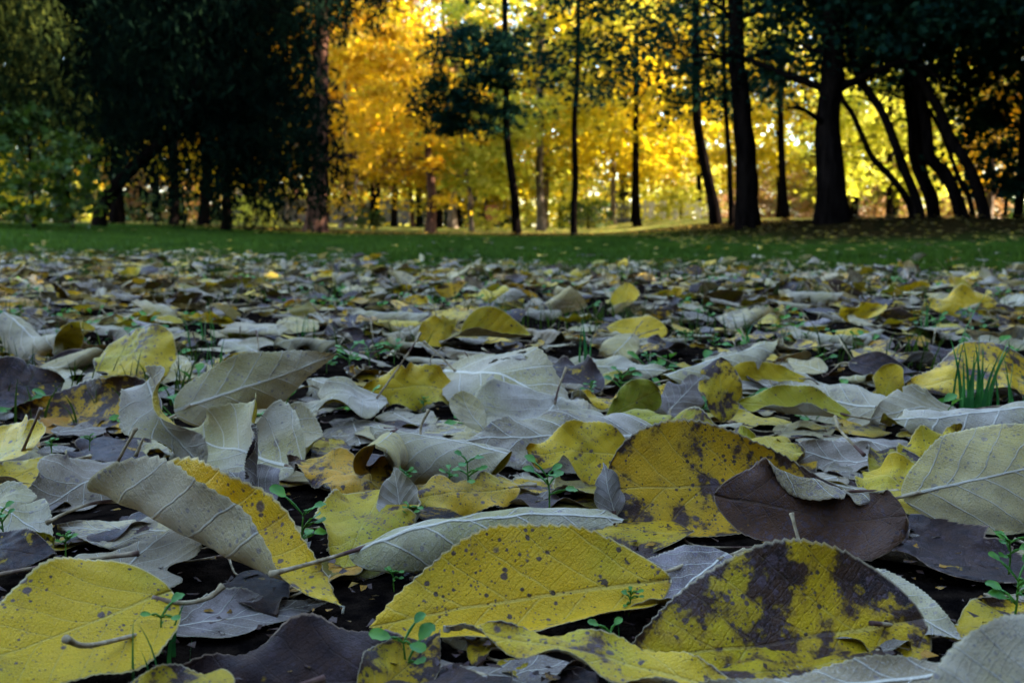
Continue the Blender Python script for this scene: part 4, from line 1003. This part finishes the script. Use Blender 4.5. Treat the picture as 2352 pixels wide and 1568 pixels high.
tree('bush', 'mid green broad leaved bush at the left edge of the lawn', None, 85, 12.5, 10, None, 'bark', ('b', (31, 0.85, .15, 1.45, 3600, .085, 60), 'f_green'), 1.4, 5, (.2, .8), .5, 16, cat='bush')
tree('bush', 'smaller green bush right of the left edge bush', None, 175, 13.5, 8, None, 'bark', ('b', (32, .5, .1, .95, 1500, .08, 32), 'f_green'), 1.0, 4, (.2, .6), .3, 17, cat='bush')

# centre
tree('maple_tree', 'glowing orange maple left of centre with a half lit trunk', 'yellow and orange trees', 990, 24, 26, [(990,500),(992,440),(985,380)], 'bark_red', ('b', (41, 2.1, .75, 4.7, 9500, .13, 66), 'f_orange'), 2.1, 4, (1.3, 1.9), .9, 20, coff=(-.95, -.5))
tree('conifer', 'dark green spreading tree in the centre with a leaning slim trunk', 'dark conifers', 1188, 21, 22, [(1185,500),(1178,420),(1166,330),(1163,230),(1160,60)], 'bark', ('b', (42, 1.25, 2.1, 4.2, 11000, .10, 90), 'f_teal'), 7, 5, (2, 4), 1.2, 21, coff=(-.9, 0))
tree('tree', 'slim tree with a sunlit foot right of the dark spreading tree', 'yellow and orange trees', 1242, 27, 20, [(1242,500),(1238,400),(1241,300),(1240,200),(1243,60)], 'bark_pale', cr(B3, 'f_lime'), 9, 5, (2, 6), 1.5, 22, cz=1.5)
tree('tree', 'straight thin black trunk in the middle of the glowing trees', 'yellow and orange trees', 1318, 19, 17, [(1318,500),(1322,400),(1320,280),(1326,180),(1328,50)], 'bark', ('b', (43, 1.9, 2.6, 5.2, 4800, .10, 60), 'f_teal'), 7, 6, (1.9, 4), 1.4, 23)
tree('tree', 'faint slender trunk right of the straight thin black one', 'yellow and orange trees', 1408, 33, 16, [(1408,490),(1408,380)], 'bark_pale', cr(B1, 'f_yellow'), 9, 4, (2, 6), 1.5, 24)
tree('tree', 'brown trunk standing straight above the rise right of centre', 'yellow and orange trees', 1463, 27, 20, [(1463,500),(1461,420),(1460,330),(1462,200)], 'bark', cr(B2, 'f_yellow'), 10, 4, (3, 6), 1.8, 25, cz=.6)
tree('tree', 'leaning grey brown trunk at the foot of the rise', 'trunks on the rise', 1640, 22, 28, [(1638,480),(1625,400),(1608,320),(1602,240),(1600,60)], 'bark', ('b', (44, 1.6, 2.4, 5.5, 5000, .11, 70), 'f_teal'), 7, 4, (2, 5), 1.2, 26)
tree('tree', 'thin dark trunk hugging the left of the thick black trunk', 'trunks on the rise', 1678, 19, 15, [(1678,470),(1674,360),(1668,240),(1662,100)], 'bark', ('b', (44, 1.6, 2.4, 5.5, 5000, .11, 70), 'f_teal'), 7, 4, (2.4, 5), 1.2, 27)
tree('tree', 'thick black trunk tapering up from the rise', 'trunks on the rise', 1716, 16, 56, [(1716,470),(1712,380),(1704,280),(1698,180),(1690,60)], 'bark', ('b', (45, 2.9, 2.35, 6.5, 12500, .10, 150), 'f_teal'), 7, 9, (1.6, 4.0), 1.8, 28, flare=1.25, coff=(-1.0, 0))
tree('tree', 'slim trunk between the two thick black trunks', 'trunks on the rise', 1803, 24, 20, [(1803,470),(1797,400),(1792,300),(1795,150)], 'bark', cr(B4, 'f_lime'), 9, 5, (2, 6), 1.5, 29, cz=1.6)
tree('tree', 'thickest black trunk with a widely spread foot', 'trunks on the rise', 1908, 14.5, 70, [(1906,470),(1902,380),(1904,280),(1908,160),(1912,20)], 'bark', ('b', (46, 2.4, 2.3, 6.5, 10000, .09, 130), 'f_teal'), 7, 9, (1.3, 3.8), 1.9, 30, flare=1.5)
LEAN = [
 ('curved stem springing from the shared foot and bowing far left', 2092, 15.0, 17, [(2090,462),(2050,405),(2010,365),(1985,320),(1962,260),(1935,215),(1920,100)]),
 ('stem leaning left in a long even slant toward the top', 2112, 14.5, 24, [(2108,455),(2075,375),(2050,320),(2022,250),(1985,190),(1960,130),(1945,20)]),
 ('upright dark stem in the middle of the leaning group', 2138, 15.5, 19, [(2128,450),(2103,370),(2090,300),(2085,200),(2082,60)]),
 ('thick stem kinked to the right low down among the leaning group', 2210, 14.8, 30, [(2205,462),(2175,400),(2140,360),(2130,280),(2108,190),(2070,130),(2020,90),(1970,0)]),
 ('rightmost long slanting stem of the leaning group', 2262, 14.4, 27, [(2256,455),(2225,390),(2190,320),(2160,250),(2125,190),(2108,120),(2120,60),(2125,0)]),
 ('thin stem behind the rightmost slanting one', 2232, 16.0, 13, [(2228,455),(2205,410),(2190,360),(2165,300),(2140,250),(2120,200)]),
 ('grey wide stem behind the leaning group', 2140, 18.0, 30, [(2140,460),(2120,400),(2105,320),(2098,220),(2090,90)]),
]
for i, (lab, px, d, wp, pth) in enumerate(LEAN):
    tree('leaning_tree', lab, 'leaning dark trees at the right', px, d, wp, pth, 'bark', ('b', (47 + i % 2, 2.1, 2.35, 6.0, 11000, .10, 120), 'f_teal'), 6, 4, (1.6, 3.6), 1.3, 40 + i, flare=1.25, coff=(rng.uniform(-.6, .6), 0))
tree('conifer', 'dark leafy mass closing the right edge behind the leaning trees', 'dark conifers', 2330, 17, 20, None, 'bark', ('b', (49, 1.7, .5, 6, 20000, .11, 130), 'f_teal'), 7, 4, (1.4, 5), 1.2, 60)
tree('tree', 'small orange tree glimpsed behind the leaning trees at the right', 'yellow and orange trees', 2262, 26, 16, None, 'bark_pale', ('b', (50, 1.0, .8, 3.4, 5000, .11, 50), 'f_orange'), 4.5, 4, (1, 3), .9, 61)

tree('maple_tree', 'low lime yellow tree glowing over the sunlit strip', 'yellow and orange trees', 1085, 26, 12, None, 'bark_pale', ('b', (52, 1.5, 1.0, 3.9, 8000, .15, 70), 'f_lime'), 4, 6, (.9, 3), 1.3, 62)
LAND = [(85, 'left edge bush'), (228, 'leaning conifer trunk'), (400, 'huge drooping conifer'), (560, 'conifer whose boughs touch the lawn'), (728, 'reddish trunk'), (850, 'orange maple'), (990, 'maple trunk'), (1085, 'low lime tree'), (1188, 'dark spreading tree'), (1242, 'slim tree with the sunlit foot'), (1318, 'thin black trunk'), (1463, 'straight brown trunk'), (1600, 'leaning grey trunk'), (1716, 'thick black trunk'), (1803, 'slim trunk between the thick ones'), (1908, 'thickest trunk'), (2080, 'evenly slanting stem'), (2230, 'rightmost slanting stem'), (2340, 'dark mass at the right edge')]
seen = {}
def where(px, head):
    for q, nm in sorted(LAND, key=lambda l: abs(l[0] - px))[:4]:
        r = 'straight behind' if abs(px - q) < 22 else ('right of' if px > q else 'left of')
        t = f'{head} {r} the {nm}'
        if t not in seen and len(t.split()) <= 16: break
    seen[t] = 1
    return t
# the wood beyond, tree by tree
FAR = []
rngf = np.random.default_rng(31)
kinds = [('f_yellow', 'yellow'), ('f_lime', 'lime yellow'), ('f_orange', 'orange'), ('f_rust', 'rusty'), ('f_teal', 'dark green')]
mats_by = lambda px: (['f_orange', 'f_rust', 'f_yellow', 'f_teal'] if px < 1000 else ['f_yellow', 'f_lime', 'f_yellow', 'f_olive_and_shaded', 'f_lime', 'f_yellow', 'f_teal'] if px < 1820 else ['f_olive_and_shaded', 'f_olive_and_shaded', 'f_lime', 'f_olive_and_shaded', 'f_orange', 'f_teal'])
rows = [(29, 9, -100, 2450, 12), (36, 16, -150, 2500, 14), (46, 14, -200, 2550, 15), (62, 17, -250, 2600, 15)]
num = 0
barks = ['bark', 'bark_pale', 'bark', 'bark_red']
for (d0, cnt, a0, a1, wp) in rows:
    for k in range(cnt):
        px = a0 + (a1 - a0) * (k + .5) / cnt + rngf.uniform(-45, 45); d = d0 * rngf.uniform(.93, 1.08)
        mt = mats_by(px)[rngf.integers(0, len(mats_by(px)))]
        b = [B1, B2, B3, B4][rngf.integers(0, 4)]
        if d0 == 29 and 640 < px < 1950: continue
        kw_ = {'f_yellow': 'yellow', 'f_lime': 'lime yellow', 'f_orange': 'orange', 'f_rust': 'rusty', 'f_teal': 'dark green', 'f_olive_and_shaded': 'olive'}[mt]
        dep = {29: 'nearer', 36: 'middle', 46: 'farther', 62: 'farthest'}[d0]
        FAR.append(mt)
        tree('tree', where(px, f'{kw_} tree in the {dep} row of the wood'), 'trees of the wood beyond the lawn', px, d, wp * rngf.uniform(.7, 1.6), None, barks[rngf.integers(0, 4)], cr(b, mt), 10, 4, (2, 7), 1.8, 100 + num, cscale=rngf.uniform(.8, 1.15) * (1.0 if d0 < 40 else 1.05 if d0 < 50 else 1.15), cz=rngf.uniform(-.8, .6) - (1.5 if d0 > 50 else 0), lean=rngf.uniform(-.6, .6))
        num += 1
tree('tree', 'yellow tree filling the view behind the maple trunk', 'yellow and orange trees', 1010, 33, 14, None, 'bark', cr(B2, 'f_yellow'), 9, 4, (3, 6), 1.8, 64, cscale=1.05)
tree('tree', 'tall olive tree high behind the orange maple', 'yellow and orange trees', 965, 40, 14, None, 'bark', cr(B4, 'f_olive_and_shaded'), 12, 4, (3, 6), 1.8, 66, cscale=1.35)
tree('tree', 'orange yellow tree behind the orange maple', 'yellow and orange trees', 860, 34, 14, None, 'bark', cr(B1, 'f_orange'), 9, 4, (3, 6), 1.8, 65, cscale=1.0)
for k, px in enumerate([785, 815, 866, 906, 620, 660, 560, 1040, 1085]):     # slim bare trunks beyond the maple
    tree('tree', ['pale slim trunk right of the reddish one','second slim pale trunk behind the maple','slender dark trunk behind the maple','dark trunk just left of the maple trunk','grey trunk before the low fence','pale trunk beside the low fence','thin trunk near the bright bank','thin grey trunk right of the maple','brown slim trunk before the boards'][k], 'slim trunks beyond the lawn', px, 27 + (k * 1.7) % 7, [14, 9, 14, 16, 9, 8, 8, 22, 9][k], [(px, 480), (px + 3, 400)], ['bark_pale', 'bark_pale', 'bark', 'bark', 'bark_pale', 'bark_pale', 'bark', 'bark_pale', 'bark'][k], ('b', (51, 1.5, 2.0, 6.0, 5000, .13, 60), 'f_orange' if k < 4 else 'f_yellow'), 8, 3, (2, 5), 1.2, 200 + k)
for k, (px, d, s, mt, lab) in enumerate([(580, 23, .8, 'f_lime', 'sunlit pale green bush right of the conifer trunks'), (1120, 28, .7, 'f_lime', 'low bright bush behind the slim trunk'), (850, 27, .6, 'f_green', 'small green shrub behind the lawn'), (1350, 30, 1.0, 'f_green', 'dull green shrub before the picket fence'), (430, 24, .9, 'f_green', 'dark shrub under the conifers'), (330, 22, .8, 'f_green', 'low shrub beside the stout trunk'), (1560, 34, 1.1, 'f_lime', 'yellow green shrub by the fence posts')]):
    tree('bush', lab, 'bushes at the far side of the lawn', px, d, 5, None, 'bark', ('b', (33, .85, .05, .9, 1500, .09, 30), mt), .8, 3, (.1, .5), .4, 230 + k, cscale=s, cat='bush')

# undergrowth closing the view between the far trunks
for k in range(34):
    d = [40.5, 52, 70][k % 3] * rngf.uniform(.95, 1.05); px = -150 + 2650 * (k + .5) / 34 + rngf.uniform(-30, 30)
    mt = ['f_rust', 'f_teal', 'f_green', 'f_lime', 'f_teal'][rngf.integers(0, 5)]
    tree('bush', where(px, {'f_rust': 'rusty', 'f_teal': 'dark green', 'f_green': 'green', 'f_lime': 'pale lime'}[mt] + ' undergrowth bush ' + ['close behind the lawn', 'amid the wood', 'deep in the wood'][k % 3]), 'undergrowth bushes of the far wood', px, d, 5, None, 'bark', ('b', (35, 2.6, .05, 2.7, 5000, .17, 70), mt), 1.6, 3, (.3, 1), 1.0, 400 + k, cscale=rngf.uniform(.7, 1.15) * (d / 48), cat='bush')

# unseen dark conifers added off to the right to shade lawn and rise
for k, (x, y, s) in enumerate([(7.5, -6, 1.1), (7.0, -1.5, 1.0), (8.0, 2.5, 1.1), (9.0, 6.5, 1.0), (10.8, 10.0, 1.1), (12.6, 13.5, 1.15), (15.0, 17.5, 1.15), (11.5, 0.5, 1.3), (13.5, 7.5, 1.3), (17, 12.5, 1.4), (14.2, 21.5, .55), (14.8, 24.5, .52)]):
    tree('conifer', ['nearest', 'second', 'third', 'fourth', 'fifth', 'sixth', 'seventh', 'tall inner', 'broad inner', 'largest outer', 'short', 'second short', 'farthest short'][k] + ' unseen dark conifer added for shade right of the lawn', 'unseen conifers added for shade right of the lawn', 0, y, 60, None, 'bark', ('d', (61, 3.0, .4, 13, 26000, .34, 420), 'f_dark'), 13, 4, (2, 7), 2, 260 + k, x=x, cscale=s)

# unseen dark conifers added behind the camera to block low skylight
for k in range(11):
    a = R(-200 + 220 * k / 10.0); rr = 8.5 + 2.2 * (k % 2)
    tree('conifer', ['first', 'second', 'third', 'fourth', 'fifth', 'sixth', 'seventh', 'eighth', 'ninth', 'tenth', 'last'][k] + ' unseen dark conifer added behind the viewpoint to block low sky counted from the left', 'conifers behind the viewpoint', 0, -1.5 + rr * math.sin(a) * 1.0 - 2.0, 50, None, 'bark', ('d', (61, 3.0, .4, 13, 26000, .34, 420), 'f_dark'), 13, 4, (2, 7), 2, 300 + k, x=rr * math.cos(a) - 1.5, cscale=.95)
# ------------------------------------------------------------------ fences far behind
def box(c, s):
    c = np.array(c); s = np.array(s) / 2
    V = np.array([[x, y, z] for x in (-1, 1) for y in (-1, 1) for z in (-1, 1)]) * s + c
    F = np.array([[0, 1, 3, 2], [4, 6, 7, 5], [0, 4, 5, 1], [2, 3, 7, 6], [0, 2, 6, 4], [1, 5, 7, 3]])
    return V, F
def fence(name, label, px0, px1, d, hgt, mat, gap, bw, group=None, solid=False):
    x0, x1 = (px0 - 1176) / FPX * d, (px1 - 1176) / FPX * d
    g = float(ground_z((x0 + x1) / 2, d)); root = empty(name, ((x0 + x1) / 2, d, g)); tag(root, label, 'fence')
    L = x1 - x0; r_ = Bag()
    for z in (.25, .8): r_.add(*box((0, .03, hgt * z), (L, .03, .07)))
    r_.build('rail', M[mat], root, smooth=False)
    b = Bag(); n = int(L / gap)
    for i in range(n): b.add(*box((-L / 2 + (i + .5) * gap, 0, hgt * .5 + .02), (bw, .02, hgt * (1 + .02 * math.sin(i * 2.3)))))
    b.build('picket_panel', M[mat], root, smooth=False)
    for i in range(int(L / 2.4) + 1): 
        v, f = box((-L / 2 + i * 2.4, .08, hgt * .53), (.11, .11, hgt * 1.08)); mesh_obj('post', v, f, M[mat], root, smooth=False)
fence('board_fence', 'low grey blue board fence far behind the maple', 520, 1180, 40, .95, 'fence', .125, .115)
fence('picket_fence', 'thin picket fence far behind the straight black trunk', 1320, 1480, 38, .8, 'fence', .14, .05)
fence('pale_fence', 'pale sunlit fence boards far behind on the rise', 1480, 1640, 36, .62, 'fence_pale', .42, .22)
root = empty('sign_post', (P(1130, 500, -30).x, 30, float(ground_z(-.6, 30)))); tag(root, 'rust brown board on a short post behind the lit strip', 'sign')
v, f = box((0, 0, .42), (.42, .05, .55)); mesh_obj('board', v, f, M['rust'], root, smooth=False)
v, f = box((0, .05, .3), (.07, .05, .6)); mesh_obj('post', v, f, M['rust'], root, smooth=False)
